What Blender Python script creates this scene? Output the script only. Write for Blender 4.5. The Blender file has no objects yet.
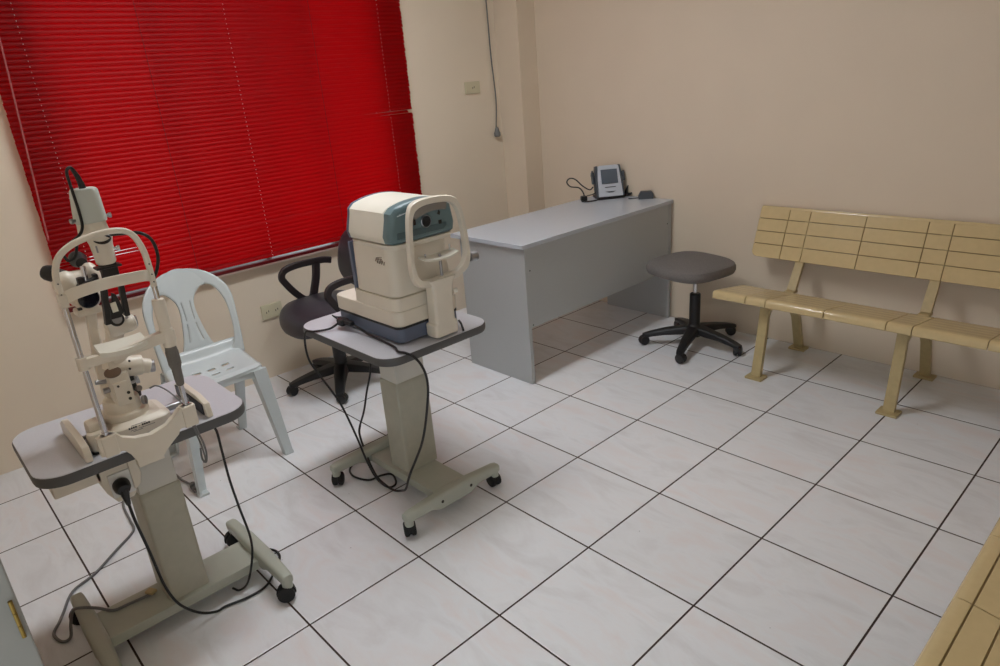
import bpy, bmesh, math, random
from mathutils import Vector, Matrix
random.seed(7)
PI = math.pi
SC = bpy.context.scene
COL = SC.collection

# ------------------------------------------------------------------ materials
def lin(c):
    return tuple((v/255/12.92) if v/255 <= .04045 else ((v/255+.055)/1.055)**2.4 for v in c)

def new_mat(name):
    m = bpy.data.materials.new(name); m.use_nodes = True
    nt = m.node_tree
    return m, nt, nt.nodes['Principled BSDF']

def node(nt, kind, **kw):
    n = nt.nodes.new(kind)
    for k, v in kw.items():
        if k in n.inputs: n.inputs[k].default_value = v
        else: setattr(n, k, v)
    return n

def mat(name, rgb, rough=.5, metal=0., var=.06, scale=12., bump=0., bscale=200., spec=.5, coat=0.):
    """plain surface with a faint procedural mottling and optional fine bump"""
    m, nt, b = new_mat(name)
    c = lin(rgb)
    tc = node(nt, 'ShaderNodeTexCoord')
    nz = node(nt, 'ShaderNodeTexNoise', Scale=scale, Detail=4.)
    nt.links.new(tc.outputs['Object'], nz.inputs['Vector'])
    rp = node(nt, 'ShaderNodeValToRGB')
    rp.color_ramp.elements[0].position = .3; rp.color_ramp.elements[1].position = .7
    rp.color_ramp.elements[0].color = tuple(max(0, v*(1-var)) for v in c)+(1,)
    rp.color_ramp.elements[1].color = tuple(min(1, v*(1+var)) for v in c)+(1,)
    nt.links.new(nz.outputs['Fac'], rp.inputs['Fac'])
    nt.links.new(rp.outputs['Color'], b.inputs['Base Color'])
    b.inputs['Roughness'].default_value = rough
    b.inputs['Metallic'].default_value = metal
    b.inputs['Specular IOR Level'].default_value = spec
    b.inputs['Coat Weight'].default_value = coat
    b.inputs['Coat Roughness'].default_value = .15
    if bump:
        n2 = node(nt, 'ShaderNodeTexNoise', Scale=bscale, Detail=3.)
        nt.links.new(tc.outputs['Object'], n2.inputs['Vector'])
        bp = node(nt, 'ShaderNodeBump', Strength=bump, Distance=.002)
        nt.links.new(n2.outputs['Fac'], bp.inputs['Height'])
        nt.links.new(bp.outputs['Normal'], b.inputs['Normal'])
    return m

TX, TY, OX, OY = .4, .4115, .003, -.004      # floor tile pitch and joint origin

def floor_mat():
    m, nt, b = new_mat('ceramic_floor_tile')
    L = nt.links.new
    tc = node(nt, 'ShaderNodeTexCoord'); sp = node(nt, 'ShaderNodeSeparateXYZ')
    L(tc.outputs['Object'], sp.inputs[0])
    def math_(op, a, bb=None, c=None):
        n = node(nt, 'ShaderNodeMath', operation=op)
        for i, v in enumerate((a, bb, c)):
            if v is None: continue
            if isinstance(v, (int, float)): n.inputs[i].default_value = v
            else: L(v, n.inputs[i])
        return n.outputs[0]
    cells = []; dists = []
    for ax, t, o in ((0, TX, OX), (1, TY, OY)):
        u = math_('DIVIDE', math_('SUBTRACT', sp.outputs[ax], o), t)
        fl = math_('FLOOR', u); fr = math_('SUBTRACT', u, fl)
        d = math_('MULTIPLY', math_('MINIMUM', fr, math_('SUBTRACT', 1., fr)), t)
        cells.append(fl); dists.append(d)
    d = math_('MINIMUM', dists[0], dists[1])
    grout = math_('LESS_THAN', d, .0030)
    cv = node(nt, 'ShaderNodeCombineXYZ'); L(cells[0], cv.inputs[0]); L(cells[1], cv.inputs[1])
    wn = node(nt, 'ShaderNodeTexWhiteNoise'); L(cv.outputs[0], wn.inputs['Vector'])
    # streaky marbling, offset per tile
    off = node(nt, 'ShaderNodeVectorMath', operation='MULTIPLY_ADD')
    L(wn.outputs['Color'], off.inputs[0]); off.inputs[1].default_value = (9, 9, 9); L(tc.outputs['Object'], off.inputs[2])
    mp = node(nt, 'ShaderNodeMapping'); mp.inputs['Rotation'].default_value = (0, 0, .6); mp.inputs['Scale'].default_value = (2.2, 6., 1)
    L(off.outputs[0], mp.inputs[0])
    n1 = node(nt, 'ShaderNodeTexNoise', Scale=1.6, Detail=5., Roughness=.6, Distortion=.6); L(mp.outputs[0], n1.inputs['Vector'])
    rp = node(nt, 'ShaderNodeValToRGB'); e = rp.color_ramp.elements
    e[0].position = .30; e[0].color = lin((222, 222, 224))+(1,)
    e[1].position = .72; e[1].color = lin((232, 226, 226))+(1,)
    k = rp.color_ramp.elements.new(.5); k.color = lin((233, 235, 238))+(1,)
    L(n1.outputs['Fac'], rp.inputs['Fac'])
    hv = node(nt, 'ShaderNodeHueSaturation'); L(rp.outputs['Color'], hv.inputs['Color'])
    mr = node(nt, 'ShaderNodeMapRange'); L(wn.outputs['Value'], mr.inputs[0]); mr.inputs[3].default_value = .97; mr.inputs[4].default_value = 1.03
    L(mr.outputs[0], hv.inputs['Value'])
    # scattered dirt specks
    vo = node(nt, 'ShaderNodeTexVoronoi', Scale=9.); L(tc.outputs['Object'], vo.inputs['Vector'])
    speck = math_('LESS_THAN', vo.outputs['Distance'], .018)
    sm = node(nt, 'ShaderNodeMix', data_type='RGBA'); L(math_('MULTIPLY', speck, .6), sm.inputs[0]); L(hv.outputs['Color'], sm.inputs[6]); sm.inputs[7].default_value = lin((70, 66, 62))+(1,)
    mx = node(nt, 'ShaderNodeMix', data_type='RGBA'); L(grout, mx.inputs[0]); L(sm.outputs[2], mx.inputs[6]); mx.inputs[7].default_value = lin((58, 44, 38))+(1,)
    L(mx.outputs[2], b.inputs['Base Color'])
    ro = node(nt, 'ShaderNodeMix', data_type='FLOAT'); L(grout, ro.inputs[0]); ro.inputs[2].default_value = .22; ro.inputs[3].default_value = .9
    L(ro.outputs[0], b.inputs['Roughness'])
    bp = node(nt, 'ShaderNodeBump', Strength=.5, Distance=.003); L(math_('MINIMUM', math_('DIVIDE', d, .005), 1.), bp.inputs['Height'])
    L(bp.outputs['Normal'], b.inputs['Normal'])
    return m

def slat_mat(name, rgb, trans):
    m, nt, b = new_mat(name); L = nt.links.new
    b.inputs['Base Color'].default_value = lin(rgb)+(1,); b.inputs['Roughness'].default_value = .45; b.inputs['Specular IOR Level'].default_value = .2
    tr = node(nt, 'ShaderNodeBsdfTranslucent'); tr.inputs['Color'].default_value = lin((236, 8, 14))+(1,)
    mx = node(nt, 'ShaderNodeMixShader', Fac=trans)
    L(b.outputs[0], mx.inputs[1]); L(tr.outputs[0], mx.inputs[2]); L(mx.outputs[0], nt.nodes['Material Output'].inputs[0])
    return m

def glass_mat(name, rgb=(235, 240, 240)):
    m, nt, b = new_mat(name)
    b.inputs['Base Color'].default_value = lin(rgb)+(1,); b.inputs['Roughness'].default_value = .0
    b.inputs['Transmission Weight'].default_value = 1.; b.inputs['IOR'].default_value = 1.02
    return m

def lamp_mat(name, rgb, strength):
    m, nt, b = new_mat(name)
    b.inputs['Emission Color'].default_value = lin(rgb)+(1,); b.inputs['Emission Strength'].default_value = strength
    return m

M = dict(
    floor=floor_mat(),
    wall=mat('beige_wall_paint', (222, 206, 184), .6, var=.015, scale=3, bump=.12, bscale=90),
    wall_lit=mat('beige_wall_paint_lit', (231, 217, 196), .6, var=.015, scale=3, bump=.12, bscale=90),  # same paint made lighter: brighter light on this wall put into its colour
    white=mat('white_ceiling_paint', (226, 222, 214), .8, var=.01),
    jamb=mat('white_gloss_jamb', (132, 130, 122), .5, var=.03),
    brass=mat('brass', (140, 116, 62), .4, 1., var=.1, scale=60),
    alu=mat('window_aluminium', (170, 170, 168), .4, .8),
    glass=glass_mat('clear_glass'),
    slat=slat_mat('red_blind_slat', (116, 5, 11), .52),
    redrail=mat('red_blind_rail', (96, 5, 12), .4, var=.04),
    cordwhite=mat('white_blind_cord', (236, 205, 205), .7),
    corddark=mat('dark_red_blind_cord', (110, 6, 14), .7),
    wand=mat('pinkish_clear_wand', (176, 90, 92), .2),
    cream=mat('cream_enamel', (222, 214, 198), .34, var=.02, bump=.05, bscale=400),
    creamdark=mat('darker_cream_plastic_trim', (196, 187, 166), .4, var=.02),  # darker cream plastic for the seam and the table-top support
    offwhite=mat('off_white_enamel', (226, 222, 208), .36, var=.02),
    greygreen=mat('grey_green_column_paint', (174, 172, 156), .5, var=.04, scale=30, bump=.08, bscale=300),
    footgreen=mat('grey_green_foot_paint', (174, 177, 164), .42, var=.03),
    sleeve=mat('light_grey_sleeve', (205, 204, 196), .5, var=.02),
    laminate=mat('grey_table_laminate', (196, 197, 203), .35, var=.03, scale=160),
    edge=mat('charcoal_edge_band', (84, 84, 84), .5, var=.05),
    black=mat('black_plastic', (26, 25, 26), .42, var=.1),
    rubber=mat('black_rubber', (20, 20, 21), .7, var=.1),
    blackpvc=mat('black_cable_jacket', (14, 14, 15), .4, var=.05),
    greypvc=mat('grey_cable_jacket', (112, 112, 112), .5, var=.05),
    chrome=mat('chrome', (205, 205, 208), .14, 1., var=.03),
    steel=mat('brushed_steel', (160, 160, 162), .32, 1., var=.08, scale=60),
    gripgrey=mat('grey_rubber_grip', (112, 108, 102), .6, var=.06),
    lensblack=mat('dark_lens_glass', (20, 22, 34), .08, var=.2, coat=.6),
    lensgrey=mat('grey_mirror_glass', (150, 150, 150), .1, var=.1, coat=.4),
    brown=mat('brown_recess', (120, 100, 84), .6),
    whiteplate=mat('white_plastic_plate', (222, 222, 218), .35, var=.02),
    ivory=mat('ivory_plastic_plate', (206, 198, 168), .4, var=.02),
    darkhole=mat('dark_slot', (40, 36, 30), .7),
    blue=mat('slate_blue_plastic', (96, 106, 126), .45, var=.04),
    teal=mat('grey_teal_panel', (98, 120, 124), .32, var=.03),
    padgrey=mat('grey_forehead_pad', (128, 122, 114), .65, var=.04),
    dkpanel=mat('dark_teal_panel', (78, 98, 102), .3, var=.03),
    chair=mat('pale_blue_grey_plastic', (202, 210, 211), .24, var=.02, scale=6),
    vinyl=mat('dark_plum_vinyl', (50, 48, 55), .42, var=.08, scale=30, bump=.1, bscale=250),
    armplum=mat('dark_brown_armrest', (40, 32, 34), .4, var=.06),
    fabric=mat('grey_seat_fabric', (114, 109, 106), .95, var=.12, scale=150, bump=.5, bscale=700),
    deskgrey=mat('grey_desk_laminate', (176, 179, 179), .38, var=.02, scale=220),
    desktop=mat('pale_grey_desk_laminate', (190, 196, 204), .25, var=.02, scale=220),
    gap=mat('desk_dark_backing', (60, 60, 60), .7),
    yellow=mat('mustard_cream_gelcoat', (206, 184, 138), .16, var=.03, scale=40),
    yellowleg=mat('tan_painted_leg', (182, 163, 118), .45, var=.06, scale=40),
    groove=mat('bench_groove', (140, 121, 80), .55),
    screenframe=mat('silver_plastic', (196, 202, 210), .35, var=.02),
    screen=mat('grey_display', (92, 102, 112), .15, var=.06),
    dkgrey=mat('dark_grey_plastic', (70, 76, 82), .5, var=.04),
    ink=mat('printed_ink', (38, 38, 40), .6),
    blockgrey=mat('grey_light_block', (90, 88, 84), .9),
    lamp=lamp_mat('added_lamp_glow', (246, 250, 255), 26.),  # glow of the added ceiling lamp
    lampbody=mat('white_lamp_body', (230, 230, 228), .4),
)

# ------------------------------------------------------------------ mesh builder
def catmull(pts, sub=6):
    P = [Vector(p) for p in pts]
    if len(P) < 3: return P
    Q = [2*P[0]-P[1]]+P+[2*P[-1]-P[-2]]
    out = []
    for i in range(1, len(Q)-2):
        a, b, c, d = Q[i-1], Q[i], Q[i+1], Q[i+2]
        for k in range(sub):
            t = k/sub
            out.append(.5*((2*b)+(c-a)*t+(2*a-5*b+4*c-d)*t*t+(3*b-a-3*c+d)*t**3))
    out.append(P[-1]); return out

def rrect(w, h, r, n=6, cx=0, cy=0):
    """rounded rectangle outline, counter-clockwise"""
    pts = []
    for sx, sy, a0 in ((1, 1, 0), (-1, 1, 90), (-1, -1, 180), (1, -1, 270)):
        for i in range(n+1):
            a = math.radians(a0+90*i/n)
            pts.append((cx+sx*(w/2-r)+r*math.cos(a), cy+sy*(h/2-r)+r*math.sin(a)))
    return pts

class MB:
    def __init__(s): s.bm = bmesh.new()
    def _merge(s, b, mtx=None):
        if mtx is not None: bmesh.ops.transform(b, matrix=mtx, verts=b.verts)
        me = bpy.data.meshes.new('t'); b.to_mesh(me); b.free(); s.bm.from_mesh(me); bpy.data.meshes.remove(me); return s
    def box(s, c, d, bev=0., seg=2, rot=None, taper=None):
        b = bmesh.new(); bmesh.ops.create_cube(b, size=1.)
        if taper:
            for v in b.verts:
                if v.co.z > 0: v.co.x *= taper[0]; v.co.y *= taper[1]
        bmesh.ops.scale(b, vec=d, verts=b.verts)
        if bev: bmesh.ops.bevel(b, geom=b.edges[:], offset=bev, segments=seg, affect='EDGES', profile=.5, clamp_overlap=True)
        m = Matrix.Translation(Vector(c))
        if rot is not None: m = m @ rot.to_4x4()
        return s._merge(b, m)
    def span(s, lo, hi, bev=0., seg=2):
        return s.box([(a+b)/2 for a, b in zip(lo, hi)], [abs(b-a) for a, b in zip(lo, hi)], bev, seg)
    def cyl(s, a, b, r0, r1=None, n=24, bev=0.):
        a, b = Vector(a), Vector(b); r1 = r0 if r1 is None else r1
        t = bmesh.new(); d = b-a
        bmesh.ops.create_cone(t, cap_ends=True, segments=n, radius1=r0, radius2=r1, depth=d.length)
        if bev:
            es = [e for e in t.edges if len(e.link_faces) == 2 and e.calc_face_angle(0) > .9]
            bmesh.ops.bevel(t, geom=es, offset=bev, segments=2, affect='EDGES', profile=.5, clamp_overlap=True)
        q = d.to_track_quat('Z', 'Y').to_matrix().to_4x4()
        return s._merge(t, Matrix.Translation((a+b)/2) @ q)
    def lathe(s, prof, o=(0, 0, 0), axis=(0, 0, 1), n=28, cap=True):
        b = bmesh.new(); rings = []
        for r, z in prof:
            if r < 1e-6: rings.append([b.verts.new((0, 0, z))])
            else: rings.append([b.verts.new((r*math.cos(2*PI*i/n), r*math.sin(2*PI*i/n), z)) for i in range(n)])
        for A, B in zip(rings, rings[1:]):
            for i in range(n):
                j = (i+1) % n
                if len(A) == 1 and len(B) == 1: continue
                if len(A) == 1: b.faces.new((A[0], B[i], B[j]))
                elif len(B) == 1: b.faces.new((A[i], A[j], B[0]))
                else: b.faces.new((A[i], A[j], B[j], B[i]))
        if cap and len(rings[0]) > 1: b.faces.new(rings[0][::-1])
        if cap and len(rings[-1]) > 1: b.faces.new(rings[-1])
        bmesh.ops.recalc_face_normals(b, faces=b.faces)
        q = Vector(axis).normalized().to_track_quat('Z', 'Y').to_matrix().to_4x4()
        return s._merge(b, Matrix.Translation(Vector(o)) @ q)
    def loft(s, rings, closed=False, cap=True):
        b = bmesh.new(); R = [[b.verts.new(Vector(p)) for p in r] for r in rings]; n = len(R[0])
        prs = list(zip(R, R[1:]))+([(R[-1], R[0])] if closed else [])
        for A, B in prs:
            for i in range(n):
                j = (i+1) % n
                b.faces.new((A[i], A[j], B[j], B[i]))
        if cap and not closed:
            b.faces.new(R[0][::-1]); b.faces.new(R[-1])
        bmesh.ops.recalc_face_normals(b, faces=b.faces)
        return s._merge(b)
    def tube(s, pts, r, n=10, sub=6, closed=False, flat=None, up=None):
        """round (or flat=(w,h)) section swept along a smooth path; r may be a list per control point"""
        if closed:
            k = len(pts); P = catmull([pts[-1]]+list(pts)+[pts[0], pts[1]], sub)
            P = P[sub:sub*(k+1)]
        else: P = catmull(pts, sub) if sub > 1 else [Vector(p) for p in pts]
        N = len(P); rings = []; prev = None
        for i, p in enumerate(P):
            a = P[(i-1) % N] if (closed or i > 0) else p; c = P[(i+1) % N] if (closed or i < N-1) else p
            t = (c-a).normalized()
            if up is not None: u = Vector(up); u = (u-t*u.dot(t)).normalized()
            elif prev is None:
                u = t.orthogonal().normalized()
            else:
                u = (prev-t*prev.dot(t)).normalized()
            prev = u; w = t.cross(u)
            if isinstance(r, (list, tuple)):
                f = i/(N-1)*(len(r)-1); k0 = min(int(f), len(r)-2); rr = r[k0]+(r[k0+1]-r[k0])*(f-k0)
            else: rr = r
            if flat:
                sec = rrect(flat[0]*2*rr, flat[1]*2*rr, min(flat)*rr*.7, 3)
                rings.append([p+u*y+w*x for x, y in sec])
            else:
                rings.append([p+(u*math.cos(2*PI*k/n)+w*math.sin(2*PI*k/n))*rr for k in range(n)])
        return s.loft(rings, closed=closed)
    def ext(s, outline, vec, bev=0., seg=2, ang=.5):
        """solid from a planar 3D outline pushed along vec, optional bevel of its sharp edges"""
        b = bmesh.new(); v = Vector(vec)
        A = [b.verts.new(Vector(p)) for p in outline]; B = [b.verts.new(Vector(p)+v) for p in outline]; n = len(A)
        fa = b.faces.new(A[::-1]); fb = b.faces.new(B)
        for i in range(n):
            j = (i+1) % n; b.faces.new((A[i], A[j], B[j], B[i]))
        bmesh.ops.recalc_face_normals(b, faces=b.faces)
        if bev:
            es = [e for e in b.edges if len(e.link_faces) == 2 and e.calc_face_angle(0) > ang]
            bmesh.ops.bevel(b, geom=es, offset=bev, segments=seg, affect='EDGES', profile=.5, clamp_overlap=True)
        big = [f for f in b.faces if len(f.verts) > 4]
        if big: bmesh.ops.triangulate(b, faces=big)
        return s._merge(b)
    def ball(s, c, r, sc=(1, 1, 1), n=20):
        b = bmesh.new(); bmesh.ops.create_uvsphere(b, u_segments=n, v_segments=n//2, radius=r)
        bmesh.ops.scale(b, vec=sc, verts=b.verts)
        return s._merge(b, Matrix.Translation(Vector(c)))
    def faces(s, verts, fs):
        b = bmesh.new(); V = [b.verts.new(v) for v in verts]
        for f in fs:
            b.faces.new([V[i] for i in f])
        return s._merge(b)
    def build(s, name, m, parent=None, org=(0, 0, 0), ang=35, flat=False):
        if any(org): bmesh.ops.translate(s.bm, vec=-Vector(org), verts=s.bm.verts)
        me = bpy.data.meshes.new(name); s.bm.to_mesh(me); s.bm.free()
        me.materials.append(M[m] if isinstance(m, str) else m)
        if not flat:
            for p in me.polygons: p.use_smooth = True
            me.set_sharp_from_angle(angle=math.radians(ang))
        o = bpy.data.objects.new(name, me); COL.objects.link(o)
        if not flat:
            wn_ = o.modifiers.new('even_normals', 'WEIGHTED_NORMAL'); wn_.keep_sharp = True; wn_.weight = 80
        if parent: o.parent = parent
        return o

def tag(o, label=None, cat=None, group=None, kind=None):
    if label: o['label'] = label
    if cat: o['category'] = cat
    if group: o['group'] = group
    if kind: o['kind'] = kind
    return o
def empty(name, loc, label, cat, group=None, rz=0.):
    o = bpy.data.objects.new(name, None); COL.objects.link(o)
    o.location = loc; o.rotation_euler = (0, 0, rz); o.empty_display_size = .1
    return tag(o, label, cat, group)
def struct(o, label, cat): return tag(o, label, cat, kind='structure')
def copy_tree(o, parent=None):
    c = o.copy(); COL.objects.link(c)
    if parent: c.parent = parent
    for ch in list(o.children): copy_tree(ch, c)
    return c
def hold(mb, name, m, org, label, cat, group=None):
    """a thing that is one mesh, with its origin at org"""
    o = mb.build(name, m, None, org); o.location = org
    return tag(o, label, cat, group)

# ------------------------------------------------------------------ the room
XL, YB, XR, YN, H = -1.888, 1.640, 1.98, -1.86, 2.62
T = .14
struct(MB().span((XL-T, YN-1.2, -.12), (XR+T, YB+T, 0)).build('floor', 'floor'), 'pale marbled ceramic tile floor with dark joints', 'floor')
struct(MB().span((XL-T, YN-T, H), (XR+T, YB+T, H+.1)).build('ceiling', 'white'), 'white ceiling above the consulting room', 'ceiling')
WY0, WY1, WZ0, WZ1 = -1.19, .60, .63, 2.15
w = MB()
w.span((XL-T, YN-T, 0), (XL, YB+T, WZ0)).span((XL-T, YN-T, WZ1), (XL, YB+T, H))
w.span((XL-T, YN-T, WZ0), (XL, WY0, WZ1)).span((XL-T, WY1, WZ0), (XL, YB+T, WZ1))
struct(w.build('wall_left', 'wall_lit'), 'beige painted wall behind the red blind', 'wall')
struct(MB().span((XL, YB, 0), (XR+T, YB+T, H)).build('wall_back', 'wall'), 'beige painted wall behind the desk and the long bench', 'wall')
struct(MB().span((XR, YN-T, 0), (XR+T, YB, H)).build('wall_right', 'wall'), 'beige painted wall behind the near bench', 'wall')
struct(MB().span((XL, YN-T, 0), (.57, YN-.005, H)).span((.57, YN-T, 2.12), (XR, YN-.005, H)).build('wall_near', 'wall'), 'beige painted wall beside the doorway', 'wall')
struct(MB().span((XL, 1.48, 0), (-1.678, YB, H)).build('trim_1', 'wall'), 'beige boxed column filling the far corner', 'column')
# door jamb by the camera with its hinge knuckle
j = MB().span((.575, YN-T, 0), (.65, -1.848, 2.12), .003).build('trim_2', 'jamb')
struct(j, 'white door jamb at the lower left edge', 'door jamb')
h = MB()
for k in range(3): h.cyl((.6545, -1.8555, .846+k*.0205), (.6545, -1.8555, .8655+k*.0205), .0027, n=14)
h.build('hinge', 'brass', j)['label'] = 'small brass hinge knuckle'

# window: aluminium frame, mullions, panes
f = MB()
for y0, y1 in ((WY0, WY0+.04), (WY1-.04, WY1), (-.735, -.70), (.115, .15), (-.315, -.285)):
    f.span((XL-.10, y0, WZ0), (XL-.055, y1, WZ1))
f.span((XL-.10, WY0, WZ0), (XL-.055, WY1, WZ0+.02)).span((XL-.10, WY0, WZ1-.04), (XL-.055, WY1, WZ1))
wf = struct(f.build('window_1', 'alu'), 'aluminium sliding window behind the red blind', 'window')
for y0, y1 in ((WY0+.04, -.735), (-.70, -.315), (-.285, .115), (.15, WY1-.04)):
    MB().span((XL-.080, y0, WZ0+.02), (XL-.075, y1, WZ1-.04)).build('pane', 'glass', wf)
struct(MB().span((-4.2, -.78, 1.12), (-2.75, .22, 3.6)).build('added_light_block', 'blockgrey'), 'added unseen block outside the window, darkening the middle of the blind', 'light blocker')  # block added out of view to dim daylight on the blind's centre

# ------------------------------------------------------------------ red venetian blind
BX = XL+.034; BY0, BY1 = -1.309, .716
bl = empty('venetian_blind', (BX, (BY0+BY1)/2, .64), 'red venetian blind lowered over the window', 'blind')
bo = tuple(bl.location)
PITCH = .0215; CH = .0265
sl = MB(); verts = []; fs = []
nz = 72; z = .700
gapset = {8: (BY0, BY0+.135), 30: (.42, BY1-.028)}
for i in range(nz):
    zc = .6955+i*PITCH
    tilt = math.radians(64)+random.uniform(-.012, .012)
    if i == 0: tilt = math.radians(55); zc -= .004
    y0, y1 = BY0+random.uniform(-.0015, .0015), BY1+random.uniform(-.0025, .0025)
    if i == 30: y1 -= .03
    if i == 8: tilt -= .25
    sag = random.uniform(-.0003, .0003)
    base = len(verts); ny = 24
    for k in range(ny+1):
        yy = y0+(y1-y0)*k/ny
        dt = 0.
        if i == 30 and yy > .36: dt = -.5*min(1, (yy-.36)/.12)
        if i == 8 and yy < -.85: dt = -.55*min(1, (-.85-yy)/.15)
        for q in range(5):
            s_ = (q/4-.5)
            bowl = (.25-s_*s_)*.020
            a = tilt+dt
            # top edge leans towards the window, lower edge towards the room
            x = -math.cos(a)*s_*CH+math.sin(a)*bowl
            zz = math.sin(a)*s_*CH+math.cos(a)*bowl
            verts.append((BX+x, yy, zc+zz+sag*math.sin(PI*k/ny)))
    for k in range(ny):
        for q in range(4):
            a = base+k*5+q
            fs.append((a, a+1, a+6, a+5))
sl.faces(verts, fs)
so = sl.build('slats', 'slat', bl, bo, 60)
ztop = .700+nz*PITCH
MB().box((BX, (BY0+BY1)/2, .660), (.030, BY1-BY0, .018), .004).build('bottom_rail', 'redrail', bl, bo)
MB().box((BX, (BY0+BY1)/2, ztop+.012), (.045, BY1-BY0, .040), .003).build('head_rail', 'redrail', bl, bo)
for y, mt in ((-1.178, 'cordwhite'), (-.717, 'corddark'), (-.318, 'cordwhite'), (.133, 'corddark'), (.556, 'cordwhite')):
    c = MB()
    if mt == 'cordwhite':       # the cord shows in short lengths between the slats
        c.cyl((BX-.004, y, .66), (BX-.004, y, ztop), .0008, n=6)
        for i in range(nz): c.cyl((BX-.006, y, .700+i*PITCH-.001), (BX+.0100, y, .700+i*PITCH-.0105), .0011, n=5)
    else:
        c.cyl((BX+.0085, y, .66), (BX+.0085, y, ztop), .0012, n=6)
    c.build('ladder_cord', mt, bl, bo)
MB().tube([(BX+.03, -1.235, ztop), (BX+.03, -1.257, 1.77), (BX+.028, -1.305, .985)], .0035, n=8).build('tilt_wand', 'wand', bl, bo)

# ------------------------------------------------------------------ sockets and the hanging cord
def socket(y, zc, wd, ht, label, holes, cat='socket', group=None):
    e = empty('wall_socket', (XL, y, zc), label, cat, group)
    pl = MB().box((.006, 0, 0), (.012, wd, ht), .003).build('cover_plate', 'ivory', e)
    for hy in holes:
        for d in (-.0065, .0065):
            MB().box((.0122, hy+d, d*.35), (.002, .004, .010)).build('slot', 'darkhole', pl)
    return e
socket(1.238, 1.437, .122, .074, 'small ivory wall plate high up, between the blind and the hanging cord', (.004,))
socket(-.371, .381, .120, .080, 'ivory double wall socket low on the wall under the blind', (-.028, .026))
hc = empty('hanging_flex', (XL, 1.412, 1.15), 'grey cord hanging down the wall beside the corner column', 'cord')
ho = tuple(hc.location)
MB().tube([(XL+.012, 1.375, 2.6), (XL+.012, 1.398, 2.2), (XL+.010, 1.412, 1.95), (XL+.008, 1.420, 1.62), (XL+.012, 1.432, 1.35), (XL+.012, 1.414, 1.165)], .0042, n=8).build('cord', 'greypvc', hc, ho)
MB().lathe([(.005, .05), (.012, .042), (.017, .02), (.022, .012), (.022, -.006), (.016, -.014), (0, -.014)], (XL+.024, 1.410, 1.125)).build('end_plug', 'greypvc', hc, ho)

# ------------------------------------------------------------------ desk
dk = empty('office_desk', (-.88, 1.02, 0), 'grey laminate desk standing against the back wall', 'desk')
do = tuple(dk.location)
MB().span((-1.165, .368, .715), (-.625, 1.634, .737), .0025).build('desktop', 'desktop', dk, do)
for y0, y1 in ((.386, .408), (1.606, 1.628)):
    MB().span((-1.112, y0, .001), (-.634, y1, .715), .0015).build('side_panel', 'deskgrey', dk, do)
MB().span((-.654, .408, .305), (-.636, 1.606, .715), .0015).build('modesty_panel', 'deskgrey', dk, do)
for y, zz in ((.42, .318), (1.59, .318), (.42, .60), (1.59, .60)): MB().cyl((-.6365, y, zz), (-.6352, y, zz), .004, n=10).build('screw_cap', 'gap', dk, do)
MB().box((-.815, .388, .712), (.020, .006, .007), .002).build('corner_chip', 'whiteplate', dk, do)

# ------------------------------------------------------------------ small tonometer-like device, on the desk
dv = empty('tabletop_monitor', (-1.020, 1.530, .737), 'small silver desktop device with a grey screen, on the far end of the desk', 'device', rz=math.radians(54))
# local: +x to the device's left-right (width along x), front faces -y
dv.scale = (1.16, 1.16, 1.02)
tl = math.radians(17)
def tilt_pt(x, y, z): return (x, y*math.cos(tl)+z*math.sin(tl), .012-y*math.sin(tl)+z*math.cos(tl))
def tilted(mb, name, m, parent):
    o = mb.build(name, m, parent); o.data.transform(Matrix.Translation((0, -.028, .012)) @ Matrix.Rotation(-tl, 4, 'X')); return o
bd = tilted(MB().ext([(x, -.018, z) for x, z in ((-.066, 0), (.066, 0), (.062, .09), (.056, .180), (.045, .186), (-.045, .186), (-.056, .180), (-.062, .09))], (0, .030, 0), .004), 'body', 'screenframe', dv)
tilted(MB().box((0, -.0205, .118), (.088, .004, .084), .0015), 'screen', 'screen', dv)
sm = MB().ext([(x, -.0215, z) for x, z in ((-.032, .058), (.032, .058), (.026, .053), (-.026, .053))], (0, .003, 0))
sm.ext([(x, -.0215, z) for x, z in ((-.028, .030), (.028, .030), (.010, .023), (-.010, .023))], (0, .003, 0))
tilted(sm, 'button_slot', 'dkgrey', dv)
for sx in (-1, 1):
    tilted(MB().ext([(sx*x, y, z) for x, y, z in ((.064, -.012, .0), (.064, -.012, .11), (.055, -.012, .186), (.055, .030, .190), (.064, .040, .11), (.064, .040, 0))], (sx*.011, 0, 0), .003), 'side_cheek', 'dkgrey', dv)
ph = tilted(MB().box((-.083, .008, .118), (.014, .022, .070), .004).box((-.089, -.006, .145), (.008, .012, .034), .003, rot=Matrix.Rotation(.25, 3, 'Y')), 'probe_holder', 'dkgrey', dv)
tilted(MB().box((.083, .010, .120), (.016, .028, .060), .006), 'probe_rest', 'dkgrey', dv)
MB().span((-.070, -.045, 0), (.070, .075, .016), .004).build('base', 'black', dv)
MB().ext([(-.05, .02, .015), (-.05, .07, .015), (-.05, .06, .12), (-.05, .05, .13)], (.10, 0, 0)).build('prop', 'dkgrey', dv)
cb = MB()
cb.tube([(-.085, .0, .075), (-.105, .0, .060), (-.140, .01, .085), (-.175, .02, .125), (-.205, .02, .135), (-.222, .02, .115), (-.205, .01, .088), (-.165, -.01, .080), (-.145, -.02, .05), (-.140, -.03, .012)], .0036, n=7)
cb.box((-.145, -.03, .018), (.034, .030, .030), .006)
cb.tube([(-.150, -.04, .006), (-.160, -.055, .005), (-.135, -.062, .004), (-.09, -.055, .004), (-.06, -.03, .006)], .0036, n=7)
cb.tube([(-.130, -.03, .03), (-.10, -.025, .035), (-.075, -.01, .04)], .003, n=7)
cb.build('coiled_lead', 'blackpvc', dv)
cb = MB()
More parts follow.
